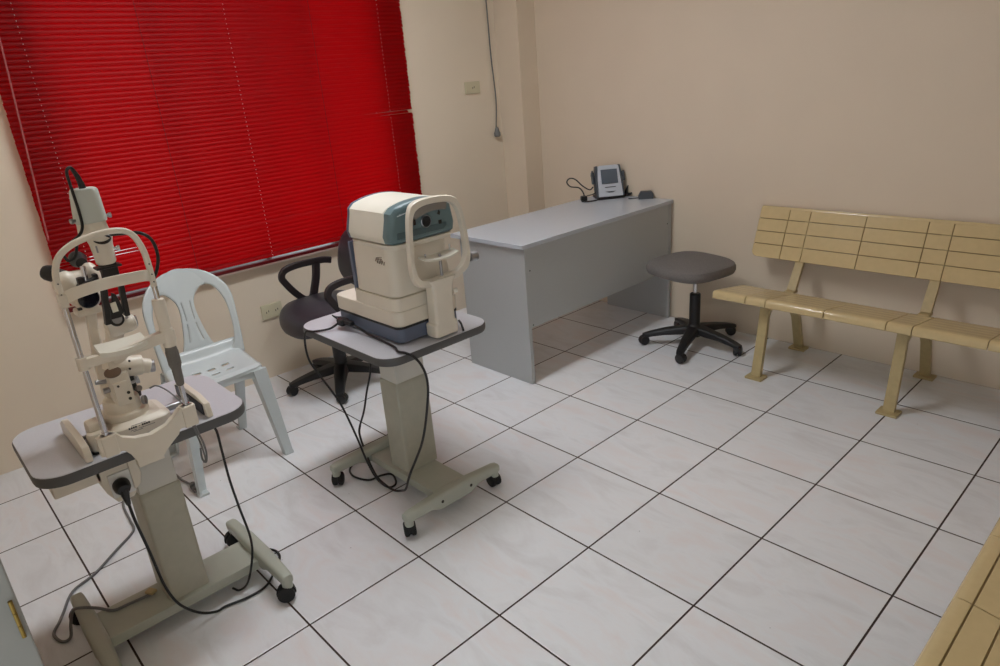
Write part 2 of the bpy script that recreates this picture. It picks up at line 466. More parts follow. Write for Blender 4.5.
for k in range(4):
    a = .004*k
    cb.tube([(.085+a, -.01, .012+a), (.10+a, .015, .04+2*a), (.13+a, .03, .046+a), (.138, .015+a, .020), (.11, -.015-a, .010+a)], .0034, n=7, closed=True, sub=5)
cb.tube([(.12, .0, .010), (.14, -.02, .006), (.155, -.035, .006)], .003, n=7)
cb.build('bundled_lead', 'blackpvc', dv)
ad = empty('power_adapter', (-.800, 1.598, .737), 'small dark grey power block on the desk corner, against the wall', 'adapter', rz=math.radians(40))
MB().ext([(x, -.026, z) for x, z in ((-.040, 0), (.046, 0), (.048, .026), (.040, .042), (-.026, .044), (-.040, .016))], (0, .052, 0), .003).build('casing', 'dkgrey', ad)
MB().tube([(-.034, 0, .008), (-.055, -.004, .006), (-.085, -.006, .005), (-.10, -.004, .005)], .003, n=7).build('lead', 'dkgrey', ad)

# ------------------------------------------------------------------ casters and star bases
def caster(parent, x, y, ztop_, a, r=.024, mat_='black'):
    """twin-wheel caster standing on the floor under (x, y), trailing along angle a"""
    d = Vector((math.cos(a), math.sin(a), 0)); p = Vector((-d.y, d.x, 0))
    c = Vector((x, y, 0))+d*.008; c.z = r
    m = MB()
    for s_ in (-1, 1):
        q = c+p*s_*.012
        m.lathe([(0, -.009), (r*.8, -.009), (r*.97, -.006), (r, 0), (r*.97, .006), (r*.8, .009), (0, .009)], q, p, 22)
    # hood over the wheels
    prof = []
    for i in range(11):
        t = math.radians(-10+200*i/10)
        prof.append(c+d*math.cos(t)*(r*1.10)+Vector((0, 0, math.sin(t)*r*1.10))-p*.0055)
    m.ext(prof, p*.011)
    m.cyl((x, y, r), (x, y, ztop_), .0075, n=12)
    return m.build('caster', mat_, parent)

def star_base(root, r, a0, cx=0., cy=0., thick=1.):
    hubm = MB().lathe([(.0, .055), (.040, .058), (.046, .075), (.044, .105), (.034, .122), (.030, .128), (0, .128)], (cx, cy, 0))
    hubm.build('hub', 'black', root)
    for k in range(5):
        a = a0+k*2*PI/5; d = Vector((math.cos(a), math.sin(a), 0)); p = Vector((-d.y, d.x, 0)); o = Vector((cx, cy, 0))
        rings = []
        for f_, wz, hh, zt in ((.10, .026, .045, .118), (.30, .024, .046, .112), (.6, .020, .036, .098), (.85, .017, .030, .082), (.97, .016, .028, .072), (1.06, .012, .018, .064)):
            c = o+d*(r*f_); wz *= thick
            sec = rrect(wz*2, hh, min(wz, hh/2)*.6, 3)
            rings.append([c+p*x+Vector((0, 0, zt-hh/2+y)) for x, y in sec])
        leg = MB().loft(rings).build('leg', 'black', root)
        caster(leg, cx+d.x*r, cy+d.y*r, .060, a+.5+k*.7, .027)

# ------------------------------------------------------------------ swivel stool with the grey seat
st = empty('swivel_stool', (-.275, 1.322, 0), 'backless grey fabric swivel stool on black casters beside the desk', 'stool')
star_base(st, .268, math.radians(-146), thick=1.3)
MB().lathe([(.026, .11), (.030, .115), (.029, .30), (.024, .305), (0, .305)]).build('gas_lift_cover', 'black', st)
g = MB().cyl((0, 0, .29), (0, 0, .405), .012)
g.build('piston', 'chrome', st)
MB().box((0, 0, .416), (.20, .16, .012), .003).box((0, 0, .405), (.10, .07, .02), .004).build('seat_plate', 'black', st)
def cushion(w_, d_, z0, z1, rc, power=2.6, dome=.012, n=40, front=1.):
    """upholstered pad: stacked superellipse rings with a soft edge"""
    rings = []
    for f_, zf in ((.90, 0.), (.97, .10), (1., .32), (1., .55), (.97, .78), (.90, .92), (.72, 1.), (.4, 1.+.5*dome/(z1-z0)), (.02, 1.+dome/(z1-z0))):
        r = []
        for k in range(n):
            t = 2*PI*k/n; c_, s_ = math.cos(t), math.sin(t)
            x = math.copysign(abs(c_)**(2/power), c_)*w_/2*f_; y = math.copysign(abs(s_)**(2/power), s_)*d_/2*f_
            r.append((x*(1+(front-1)*(.5-y/d_)), y, z0+(z1-z0)*zf))
        rings.append(r)
    return rings
sr = Matrix.Rotation(math.radians(-12), 3, 'Z')
MB().loft([[sr @ Vector(p)+Vector((-.028, -.01, 0)) for p in r] for r in cushion(.425, .40, .420, .490, .1, 3.2)]).build('seat', 'fabric', st)

# ------------------------------------------------------------------ benches
def bench(loc, rz, label, xseg, sseg, legs, length, group=None):
    """local x along the bench from 0, local y from front edge (0) to back; z up"""
    root = empty('waiting_bench', loc, label, 'bench', group, rz)
    ang = math.atan2(.05, .305)                # the seat falls a little towards the back
    def sp(x, s_, up=0.): return (x, s_*math.cos(ang)+up*math.sin(ang), .420-s_*math.sin(ang)+up*math.cos(ang))
    xs = [0]+xseg+[length]
    g_ = .0017
    core = MB()
    core.ext([sp(.024, .012, -.004), sp(.024, .300, -.004), sp(.024, .300, -.030), sp(.024, .016, -.030)], (length-.048, 0, 0))
    core.build('seat_core', 'groove', root)
    s_m = MB(); rows = [.034, .088, .142, .196, .250, .305]
    ss = [.018]+sseg+[length-.018]
    for xa, xb in zip(ss, ss[1:]):
        # rolled front lip
        prof = [sp(0, .034-g_, 0), sp(0, .018, .0), sp(0, .007, -.003), sp(0, .001, -.010), sp(0, -.001, -.020), sp(0, .001, -.036), sp(0, .006, -.040), sp(0, .014, -.040), sp(0, .016, -.012), sp(0, .034-g_, -.012)]
        s_m.ext([(xa+g_, p[1], p[2]) for p in prof], (xb-xa-2*g_, 0, 0), .0010, 1, .6)
        for ra, rb in zip(rows, rows[1:]):
            s_m.ext([(xa+g_, *sp(0, q, u)[1:]) for q, u in ((ra+g_, 0), (rb-g_, 0), (rb-g_, -.010), (ra+g_, -.010))], (xb-xa-2*g_, 0, 0), .0015, 2)
    s_m.build('seat', 'yellow', root)
    # back rest, leaning
    bl_ = math.atan2(.095, .247); by, bz = .405, .503
    def bp(x, t, d=0.): return (x, by+t*math.sin(bl_)+d*math.cos(bl_), bz+t*math.cos(bl_)-d*math.sin(bl_))
    BH = .268; tr = [0, .070, .136, .202, BH]
    def outline(xa, xb, ta, tb, d, rl, rr, rlt=0, rrt=0):
        pts = []
        def arc(cx, ct, r, a0):
            return [(cx+r*math.cos(math.radians(a0+90*i/5)), ct+r*math.sin(math.radians(a0+90*i/5))) for i in range(6)]
        pts += arc(xb-rrt, tb-rrt, rrt, 0) if rrt else [(xb, tb)]
        pts += arc(xa+rlt, tb-rlt, rlt, 90) if rlt else [(xa, tb)]
        pts += arc(xa+rl, ta+rl, rl, 180) if rl else [(xa, ta)]
        pts += arc(xb-rr, ta+rr, rr, 270) if rr else [(xb, ta)]
        return [bp(x, t, d) for x, t in pts]
    n_ = Vector(bp(0, 0, 1))-Vector(bp(0, 0, 0))
    MB().ext(outline(.004, length-.004, .004, BH-.006, .007, .03, .03, .016, .016), n_*.020).build('back_core', 'groove', root)
    b_m = MB()
    for i, (xa, xb) in enumerate(zip(xs, xs[1:])):
        for k, (ta, tb) in enumerate(zip(tr, tr[1:])):
            first, last = i == 0, i == len(xs)-2
            o_ = outline(xa+g_*(not first), xb-g_*(not last), ta+g_*(k > 0), tb-g_*(k < 3), 0,
                         .032 if first and k == 0 else 0, .032 if last and k == 0 else 0, .016 if first and k == 3 else 0, .016 if last and k == 3 else 0)
            b_m.ext(o_, n_*.012, .0018, 2)
    # rounded top roll
    b_m.ext([(.004, *bp(0, BH-.010+.012*math.sin(t), .012+.014*math.cos(t)*-1)[1:]) for t in [math.radians(-20+220*i/8) for i in range(9)]], (length-.008, 0, 0))
    b_m.build('backrest', 'yellow', root)
    for lx in legs:
        lw = .046
        def strut(name, pts, wd=lw, th=.024):
            m = MB(); rings = []
            for (y, z_), t in zip(pts, (1, .96, .92, .9)):
                rings.append([(lx-wd*t/2, y-th/2, z_), (lx+wd*t/2, y-th/2, z_), (lx+wd*t/2, y+th/2, z_), (lx-wd*t/2, y+th/2, z_)])
            m.loft(rings)
            return m
        fm = strut('leg', [(.024, .008), (.066, .25), (.078, .372)])
        fm.box((lx, .022, .006), (.085, .072, .012), .003)
        fm.ext([(lx-.012, y, z_) for y, z_ in ((.066, .36), (.15, .362), (.15, .352), (.105, .340), (.080, .30), (.070, .27))], (.024, 0, 0))
        fm.ext([(x, .070, z_) for x, z_ in ((lx+.020, .372), (lx+.052, .368), (lx+.034, .352), (lx+.024, .330), (lx+.020, .31))], (0, .020, 0))
        fm.build('leg', 'yellowleg', root)
        rm = strut('leg', [(.492, .008), (.428, .20), (.318, .350)], .044)
        rm.box((lx, .488, .006), (.085, .064, .012), .003)
        rm.build('leg', 'yellowleg', root)
        um = MB(); rings = []
        for y, z_, wd in ((.346, .372, .044), (.380, .43, .042), (.418, .50, .040), (.492, .70, .038)):
            rings.append([(lx-wd/2, y-.006, z_), (lx+wd/2, y-.006, z_), (lx+wd/2, y+.018, z_), (lx-wd/2, y+.018, z_)])
        um.loft(rings); um.box((lx, .31, .362), (.046, .12, .014), .002)
        um.build('back_support', 'yellowleg', root)
    return root
seg = [.155, .262, .526, .790, .888, 1.155, 1.42, 1.523]
sseg = [.192, .292, .562, .818, .916, 1.178, 1.45, 1.55]
bench((-.060, 1.100, 0), 0., 'long mustard moulded bench against the back wall, to the right of the stool', seg, sseg, (.258, .866, 1.468), 1.68)
bench((1.418, .13, 0), math.radians(-90), 'mustard moulded bench in the near right corner, only its front edge in view', seg, sseg, (.258, .866, 1.468), 1.68)

# ------------------------------------------------------------------ white plastic monobloc chair
ch = empty('plastic_chair', (-1.20, -.985, 0), 'pale blue-grey plastic stacking chair under the blind', 'chair')
co = tuple(ch.location)
ZS = .425
def frame(s_, t):       # seat plan: t 0 (back) .. 1 (front), s_ -1 (far left, -y) .. 1
    bxl, bxr = (-1.372, -1.118), (-1.372, -.775)
    fxl, fxr = (-1.035, -1.150), (-1.060, -.805)
    L_ = Vector((bxl[0]+(fxl[0]-bxl[0])*t, bxl[1]+(fxl[1]-bxl[1])*t, 0)); R_ = Vector((bxr[0]+(fxr[0]-bxr[0])*t, bxr[1]+(fxr[1]-bxr[1])*t, 0))
    return L_+(R_-L_)*(s_+1)/2
sv = []; sf = []; NS, NT = 44, 40
def slot(s_, t):
    for cs in (-.36, 0., .36):
        for ct in (.44, .66):
            if abs(s_-cs) < .085 and abs(t-ct) < .042: return True
    return False
for i in range(NT+1):
    t = i/NT*1.0
    for k in range(NS+1):
        s_ = -1+2*k/NS
        p = frame(s_, t)
        dip = -.020*(1-s_*s_)*math.sin(PI*min(1, t*1.02))
        roll = -.02*max(0, (t-.90)/.10)**2-.012*max(0, (abs(s_)-.92)/.08)**2
        lift = .05*max(0, (.12-t)/.12)**2
        sv.append((p.x, p.y, ZS+dip+roll+lift))
for i in range(NT):
    for k in range(NS):
        if slot(-1+2*(k+.5)/NS, (i+.5)/NT): continue
        a = i*(NS+1)+k; sf.append((a, a+1, a+NS+2, a+NS+1))
seat = MB().faces(sv, sf).build('seat', 'chair', ch, co, 50)
md = seat.modifiers.new('thickness', 'SOLIDIFY'); md.thickness = .005; md.offset = -1
# apron under the seat edge
am = MB()
ring = [frame(-1, 0), frame(-1, .25), frame(-1, .5), frame(-1, .75), frame(-.98, .97), frame(-.5, 1.0), frame(0, 1.01), frame(.5, 1.0), frame(.98, .97), frame(1, .75), frame(1, .5), frame(1, .25), frame(1, 0)]
arch = [.045, .036, .032, .036, .050, .034, .030, .034, .050, .036, .032, .036, .045]
tp = [Vector((p.x, p.y, ZS-.004)) for p in ring]; bt = [Vector((p.x, p.y, ZS-.006-a)) for p, a in zip(ring, arch)]
T_, B_ = catmull(tp, 5), catmull(bt, 5)
cen = frame(0, .5)
def inn(p): d = (Vector((cen.x, cen.y, p.z))-p).normalized(); return p+d*.005
am.loft([[a, b, inn(b), inn(a)] for a, b in zip(T_, B_)])
am.build('apron', 'chair', ch, co)
# back shell: rows upwards with two big openings and a slotted splat
BT, BB = .812, .412
def back_pt(y, h):                        # h 0..1
    cy = -.945+.012*h
    x = -1.372-.085*h-.02*h*h
    wrap = .055*(abs(y)/.19)**2
    return (x+wrap, cy+y, BB+(BT-BB)*h)
rows = []; hh = [i/44*.80 for i in range(45)]+[.80+.20*math.sin(i/18*PI/2) for i in range(1, 19)]
bv = []; bf = []; prev = None
def half_out(h):
    base = .178+.012*math.sin(PI*min(h/.75, 1)*.5)
    return base if h < .58 else base*max(0., 1-((h-.58)/.42)**2.4)**(1/2.1)
def hole(h):                              # inner and outer half-width limits of an opening; zero wide outside it
    h0, h1 = .045, .80
    u = min(1., max(0., (h-h0)/(h1-h0)))
    wob = max(0, 1-abs(2*u-1)**(3.4 if u < .5 else 2.6))**.5
    inner = .066-.046*min(1, u*1.2)**.8+.020*max(0, (u-.70)/.30)**2
    outer = half_out(min(h, .6))-.027-.010*u*u
    mid, half = (inner+outer)/2+.004, (outer-inner)/2*wob
    if u >= 1 or u <= 0: half = 0.
    k = min(1, half_out(h)/half_out(h1)) if h > h1 else 1.
    return mid*k-half, mid*k+half, half > .0005
def slit(h):
    if .22 < h < .66 and not (.42 < h < .455): return .016+.016*(1-(h-.22)/.44)**1.6-.004*math.sin((h-.2)*9)
    return None
NF, NH, NC = 5, 6, 4
for h in hh:
    xo = max(half_out(h), .0015); hl = hole(h)
    sx = (.016+.016*(1-min(1, max(0, (h-.22)/.44)))**1.6-.004*math.sin((h-.2)*9))
    sx = min(sx, hl[0]*.7)
    right = [0., sx*.5, sx-.0013, sx+.0013]+[sx+.0013+(hl[0]-sx-.0013)*k/3 for k in (1, 2, 3)]
    right += [hl[0]+(hl[1]-hl[0])*k/4 for k in (1, 2, 3, 4)]+[hl[1]+(xo-hl[1])*k/4 for k in (1, 2, 3, 4)]
    ys = [-v for v in right[:0:-1]]+right
    row = []
    for y in ys: row.append(len(bv)); bv.append(back_pt(y, h))
    if prev:
        ph_, prow = prev; n = len(right); hm_ = (h+ph_)/2
        for k in range(len(row)-1):
            side = k-(n-1) if k >= n-1 else (n-2)-k      # 0.. from the centre outwards
            if side in (6, 7, 8, 9) and hole(hm_)[2]: continue
            if side == 2 and slit(hm_): continue
            bf.append((prow[k], prow[k+1], row[k+1], row[k]))
    prev = (h, row)
back = MB().faces(bv, bf).build('backrest', 'chair', ch, co, 60)
md = back.modifiers.new('thickness', 'SOLIDIFY'); md.thickness = .009; md.offset = 0
# legs: tapering L-section legs with closed feet
def chair_leg(top, foot, w0, w1, ang):
    m = MB(); rings = []
    for f_ in (0, .25, .5, .75, 1):
        c = Vector(top)*(1-f_)+Vector(foot)*f_; wd = w0+(w1-w0)*f_
        ca, sa = math.cos(ang), math.sin(ang)
        sec = [(-.5, -.5), (.5, -.5), (.5, .5), (.22, .5), (.22, -.22), (-.5, -.22)]
        rings.append([(c.x+(x*ca-y*sa)*wd, c.y+(x*sa+y*ca)*wd, c.z) for x, y in sec])
    m.loft(rings); m.box((foot[0], foot[1], .006), (w1*1.1, w1*1.1, .012), .003, rot=Matrix.Rotation(ang, 3, 'Z'))
    return m.build('leg', 'chair', ch, co)
chair_leg((-1.078, -.822, ZS-.015), (-1.018, -.790, .0), .056, .036, 0.)
chair_leg((-1.056, -1.134, ZS-.015), (-.982, -1.184, .0), .056, .036, -PI/2)
chair_leg((-1.352, -.800, ZS-.015), (-1.428, -.826, .0), .052, .036, PI/2)
chair_leg((-1.352, -1.100, ZS-.015), (-1.425, -1.150, .0), .052, .036, PI)

# ------------------------------------------------------------------ office arm chair
oc = empty('office_chair', (-1.49, -.215, 0), 'dark vinyl office armchair on casters, partly behind the boxy machine', 'chair')
star_base(oc, .270, math.radians(-106), thick=1.5)
MB().lathe([(.028, .11), (.034, .115), (.033, .30), (.026, .305), (0, .305)]).build('gas_lift_cover', 'black', oc)
MB().cyl((0, 0, .29), (0, 0, .40), .014).build('piston', 'chrome', oc)
MB().box((.02, -.02, .405), (.20, .22, .03), .006).box((.02, .18, .40), (.07, .26, .018), .004).build('seat_mechanism', 'black', oc)
rings = cushion(.48, .46, .375, .475, .1, 2.7, .010)
rings = [[(x+.025, y-.035, z_-(.035*max(0, (-y-.10)/.13)**2)) for x, y, z_ in r] for r in rings]
MB().loft(rings).build('seat', 'vinyl', oc)
bk = []
for f_, zf in ((.0, -.030), (.80, -.026), (.95, -.015), (1., 0), (.95, .018), (.80, .028), (.0, .036)):
    r = []
    for k in range(40):
        t = 2*PI*k/40; c_, s_ = math.cos(t), math.sin(t)
        x = math.copysign(abs(c_)**(2/2.6), c_)*.235*max(f_, .02); z_ = math.copysign(abs(s_)**(2/2.6), s_)*.19*max(f_, .02)
        r.append((x*(1-.12*z_/.19)+.010, .220+zf-.35*x*x*0+.0*z_+.10*(z_/.19)*.25+ -1.2*x*x*0, .650+z_*.85))
    bk.append(r)
MB().loft(bk).build('backrest', 'vinyl', oc)
MB().tube([(.025, .16, .395), (.025, .25, .40), (.025, .285, .46), (.025, .285, .60)], .5, flat=(.05, .012), up=(1, 0, 0)).build('back_bar', 'black', oc)
for sx in (-1, 1):
    X0 = .045+sx*.235; dz = -.014 if sx > 0 else 0.
    loop = [(.00, .448), (-.055, .452), (-.105, .50), (-.150, .565), (-.165, .600), (-.145, .632), (-.085, .645), (.00, .645), (.080, .640), (.130, .628)]
    am = MB().tube([(X0, y+.012, z_+dz) for y, z_ in loop], .5, sub=5, flat=(.036, .022), up=(1, 0, 0))
    am.tube([(X0, -.0, .445), (X0, .02, .50), (X0, .04, .56), (X0, .055, .638)], .5, sub=4, flat=(.044, .022), up=(1, 0, 0))
    ar = am.build('armrest', 'armplum', oc)
    MB().tube([(X0, -.02, .452), (X0-sx*.04, -.02, .425), (X0-sx*.12, -.02, .408)], .5, flat=(.07, .014), up=(0, 1, 0)).build('bracket', 'black', ar)

# ------------------------------------------------------------------ motor tables
def motor_table(loc, rz, label, top, off, ztop_, col_c, boltside, socketbox):
    """local x: foot direction, local y: along the beam"""
    root = empty('instrument_table', loc, label, 'table', None, rz)
    w_, d_ = top; ox, oy = off
    out = rrect(w_, d_, .075, 8, ox, oy)
    inn_ = rrect(w_-.006, d_-.006, .072, 8, ox, oy)
    t = MB().ext([(x, y, ztop_-.004) for x, y in inn_], (0, 0, .004), .0012).build('tabletop', 'laminate', root)
    e = MB(); rings = []
    for inset, z_ in ((.010, ztop_-.034), (.002, ztop_-.030), (0, ztop_-.022), (0, ztop_-.008), (.002, ztop_-.002), (.006, ztop_-.0012)):
        rings.append([(x, y, z_) for x, y in rrect(w_-2*inset, d_-2*inset, .075-inset, 8, ox, oy)])
    e.loft(rings).build('edge_band', 'edge', t)
    cx, cy = col_c
    # telescopic column
    s0 = .455
    MB().box((cx, cy, (s0+ztop_-.034)/2), (.134, .108, ztop_-.034-s0+.05), .006).build('inner_column', 'sleeve', root)
    c = MB(); rings = []
    for a, b, z_ in ((.148, .118, .078), (.146, .116, .44), (.146, .116, .448), (.138, .110, .457)):
        rings.append([(cx+x, cy+y, z_) for x, y in rrect(a, b, .010, 3)])
    c.loft(rings).build('outer_column', 'greygreen', root)
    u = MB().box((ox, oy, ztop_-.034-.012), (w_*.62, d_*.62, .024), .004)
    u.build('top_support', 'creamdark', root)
    # beam and feet
    YB_ = .2475
    MB().box((cx*.6, 0, .062), (.150, 2*YB_, .034), .004).build('base_beam', 'footgreen', root)
    for s_ in (-1, 1):
        yy = s_*YB_
        m = MB(); rings = []
        for x, zt, hh, wd in ((-.223, .088, .012, .026), (-.219, .096, .030, .034), (-.203, .101, .038, .038), (-.11, .107, .044, .044), (-.07, .110, .064, .047), (.07, .110, .064, .047), (.11, .107, .044, .044), (.203, .101, .038, .038), (.219, .096, .030, .034), (.223, .088, .012, .026)):
            sec = rrect(wd, hh, min(wd, hh)*.3, 3)
            rings.append([(x, yy+p, zt-hh/2+q) for p, q in sec])
        m.loft(rings)
        for x in (-.205, .205): m.cyl((x, yy, .048), (x, yy, .085), .0165, n=18)
        ft = m.build('foot', 'footgreen', root)
        for x in (-.205, .205):
            caster(ft, x, yy, .05, (PI*1.30 if x > 0 else PI*1.42)+s_*.15, .0275, 'rubber')
        if s_ == boltside:
            for x in (-.068, .068): MB().cyl((x, yy+s_*.0225, .083), (x, yy+s_*.0245, .083), .006, n=12).build('bolt_hole', 'darkhole', ft)
    if socketbox:
        sx_, sy_ = socketbox
        bx_ = MB().ext([(sx_-.09, y, z_) for y, z_ in ((sy_-.050, ztop_-.036), (sy_+.034, ztop_-.036), (sy_+.034, ztop_-.155), (sy_+.026, ztop_-.165), (sy_-.015, ztop_-.165), (sy_-.034, ztop_-.13), (sy_-.050, ztop_-.075))], (.115, 0, 0), .004)
        bx_.ext([(sx_+.004, y, z_) for y, z_ in ((sy_+.030, ztop_-.040), (sy_+.052, ztop_-.040), (sy_+.056, ztop_-.10), (sy_+.048, ztop_-.130), (sy_+.036, ztop_-.14), (sy_+.030, ztop_-.14))], (.030, 0, 0), .004)
        bx = bx_.build('wiring_box', 'cream', root)
        MB().box((sx_+.026, sy_+.005, ztop_-.112), (.006, .058, .072), .002).build('socket_plate', 'whiteplate', bx)
    return root

T1 = (-.352, -1.472, 0)
t1 = motor_table(T1, 0., 'grey-topped wheeled instrument table holding the tall slit lamp', (.400, .556), (-.066, .012), .650, (-.040, .014), 0, (.045, -.085))
T2 = (-.355, -.573, 0)
t2 = motor_table(T2, math.radians(-90), 'grey-topped wheeled instrument table under the boxy eye-testing machine', (.485, .622), (-.070, -.116), .646, (-.040, -.045), 1, None)
# long low tray under the near table top
MB().span((T1[0]-.10, T1[1]-.235, .562), (T1[0]+.070, T1[1]-.118, .617), .006).build('cable_tray', 'cream', t1, T1)

# ------------------------------------------------------------------ slit lamp on the near table
SO = (-.34, -1.463, .650)
sl_ = empty('slit_lamp', SO, 'tall cream slit lamp microscope with chrome rods, on the nearer wheeled table', 'slit lamp')
def P(name, mb, m, parent=None, ang=35): return mb.build(name, m, parent or sl_, SO, ang)
RX = -.205
# bracket that clamps on the table edge
up = [(-1.590, .722), (-1.545, .722), (-1.532, .704), (-1.505, .690), (-1.466, .684), (-1.425, .693), (-1.398, .712), (-1.384, .726), (-1.342, .726)]
lo = [(-1.342, .668), (-1.393, .668), (-1.400, .655), (-1.420, .640), (-1.441, .622), (-1.455, .606), (-1.512, .606), (-1.517, .628), (-1.524, .648), (-1.536, .666), (-1.552, .669), (-1.590, .669)]
br = MB().ext([(-.2135, y, z_) for y, z_ in (catmull([(0, *p) for p in up], 1) and up)+lo], (.022, 0, 0), .003)
br.span((-.222, -1.582, .664), (-.188, -1.546, .722), .005).span((-.222, -1.380, .664), (-.188, -1.343, .726), .005)
br.span((-.216, -1.516, .604), (-.191, -1.450, .640), .003)
P('clamp_bracket', br, 'cream')
# chrome rods
P('rod', MB().cyl((RX, -1.565, .715), (RX, -1.565, 1.09), .0068).cyl((RX, -1.565, .72), (RX, -1.565, .73), .009), 'chrome')
P('rod', MB().cyl((RX, -1.361, .715), (RX, -1.361, 1.09), .0068).cyl((RX, -1.361, .72), (RX, -1.361, .73), .009), 'chrome')
P('adjusting_sleeve', MB().lathe([(.011, .900), (.0135, .905), (.0165, 1.02), (.0150, 1.030), (.008, 1.032)], (RX, -1.361, 0)), 'cream')
gr = MB().lathe([(.0075, .785), (.010, .788), (.0115, .80), (.0125, .835), (.0150, .842), (.0155, .885), (.0135, .900), (.008, .903)], (RX, -1.361, 0))
for k in range(16):
    a = 2*PI*k/16; gr.cyl((RX+.0150*math.cos(a), -1.361+.0150*math.sin(a), .846), (RX+.0150*math.cos(a), -1.361+.0150*math.sin(a), .884), .0016, n=6)
P('height_grip', gr, 'gripgrey')
# head frame
hf = MB().tube([(RX, -1.565, 1.065), (RX, -1.565, 1.10), (RX, -1.563, 1.145), (RX, -1.548, 1.182), (RX, -1.515, 1.206), (RX, -1.463, 1.219), (RX, -1.410, 1.220), (RX, -1.380, 1.204), (RX, -1.365, 1.165), (RX, -1.361, 1.12), (RX, -1.361, 1.065)], .5, sub=6, flat=(.0145, .014), up=(1, 0, 0))
hfo = P('head_frame', hf, 'cream')
for y in (-1.565, -1.361):
    for z_ in (1.078, 1.098, 1.125): P('rivet', MB().cyl((RX+.0065, y, z_), (RX+.0088, y, z_), .0018, n=8), 'darkhole', hfo)
P('forehead_band', MB().tube([(RX, -1.562, 1.085), (RX+.022, -1.540, 1.098), (RX+.040, -1.500, 1.107), (RX+.047, -1.463, 1.110), (RX+.040, -1.425, 1.108), (RX+.022, -1.385, 1.102), (RX, -1.364, 1.094)], .5, sub=5, flat=(.004, .028), up=(0, 0, 1)).box((RX, -1.565, 1.082), (.020, .020, .032), .003), 'cream')
# chin rest bar and cup
cr = MB().ext([(RX-.012, y, z_) for y, z_ in ((-1.574, .908), (-1.545, .908), (-1.463, .908), (-1.385, .914), (-1.343, .914), (-1.343, .944), (-1.385, .944), (-1.463, .934), (-1.54, .932), (-1.574, .934))], (.024, 0, 0), .003)
cr.cyl((RX, -1.565, .904), (RX, -1.565, .936), .0135).cyl((RX, -1.361, .900), (RX, -1.361, .95), .0165)
cro = P('chin_rest', cr, 'cream')
cup = []
for i in range(13):
    s_ = -1+2*i/12
    row = []
    for t_ in (-1, -.7, -.3, .1, .5, .8, 1):
        dep = -.005*(1-s_*s_)*(1-.3*t_*t_)-.006*t_-.004+.002*abs(s_)**3
        row.append((RX-.010+t_*.032*(1-.3*s_*s_), -1.470+s_*.056, .945+dep))
    row += [(x, y, z_-.012) for x, y, z_ in row[::-1]]
    cup.append(row)
P('chin_cup', MB().loft(cup), 'offwhite', cro)
# rail covers on both sides of the table
for y, ins in ((-1.612, 1), (-1.298, -1)):
    rc = P('rail_cover', MB().ext([(x, y-.009, z_) for x, z_ in ((-.49, .652), (-.49, .684), (-.45, .704), (-.30, .704), (-.240, .694), (-.230, .652))], (0, .018, 0), .004), 'cream')
    P('inner_pad', MB().span((-.470, y+ins*.008, .656), (-.250, y+ins*.0125, .690), .002), 'black', rc)
P('rail_axle', MB().cyl((-.355, -1.604, .672), (-.355, -1.294, .672), .006).cyl((-.355, -1.40, .672), (-.355, -1.300, .672), .010), 'steel')
P('gear_housing', MB().lathe([(0, .654), (.018, .655), (.023, .662), (.022, .70), (.019, .705), (0, .706)], (-.285, -1.575, 0)).box((-.315, -1.565, .70), (.055, .045, .055), .010), 'cream')
P('gear_wheel', MB().lathe([(.0, .651), (.024, .651), (.024, .656), (0, .657)], (-.285, -1.575, 0)), 'black')
# sliding base
bs = MB()
rings = []
for ins, z_ in ((.002, .658), (0, .661), (0, .688), (.004, .693), (.020, .700), (.022, .7005)):
    rings.append([(-.345+x, y-1.463, z_) for x, y in rrect(.150-2*ins, .160-2*ins, .030-ins*.6, 5)])
bs.loft(rings)
bso = P('sliding_base', bs, 'cream')
P('base_skirt', MB().box((-.345, -1.463, .656), (.140, .150, .008), .002), 'black', bso)
lb = MB()      # the small printed plate on the front of the base: two bold words and fine lines, unreadable in the photograph
for (y0, y1, z0, z1) in ((-1.500, -1.478, .6840, .6890), (-1.466, -1.444, .6840, .6890), (-1.474, -1.470, .6858, .6872)):
    n = max(1, int((y1-y0)/.0045))
    for k in range(n):
        a = y0+(y1-y0)*k/n; lb.span((-.2705, a, z0), (-.2695, a+(y1-y0)/n*.78, z1))
for z0, y0, y1 in ((.6925, -1.492, -1.452), (.6795, -1.496, -1.478), (.6795, -1.474, -1.430), (.6755, -1.490, -1.462)):
    n = int((y1-y0)/.0032)
    for k in range(n): lb.span((-.2705, y0+k*.0032, z0-.0008), (-.2697, y0+k*.0032+.0022, z0+.0008))
P('printed_plate', lb, 'ink', bso)
P('joystick_mount', MB().lathe([(.062, .699), (.0625, .712), (.060, .716), (.048, .718), (.046, .745), (.043, .751), (.036, .753), (0, .754)], (-.355, -1.482, 0), n=36), 'cream', bso)
P('joystick', MB().lathe([(.012, .71), (.014, .73), (.007, .74), (.006, .765), (.009, .775), (.009, .80), (0, .806)], (-.430, -1.425, 0)), 'black')
P('base_knob', MB().lathe([(.0, 0), (.012, .001), (.0135, .004), (.013, .009), (.0, .010)], (-.318, -1.438, .735), (.55, .8, .1)), 'steel')
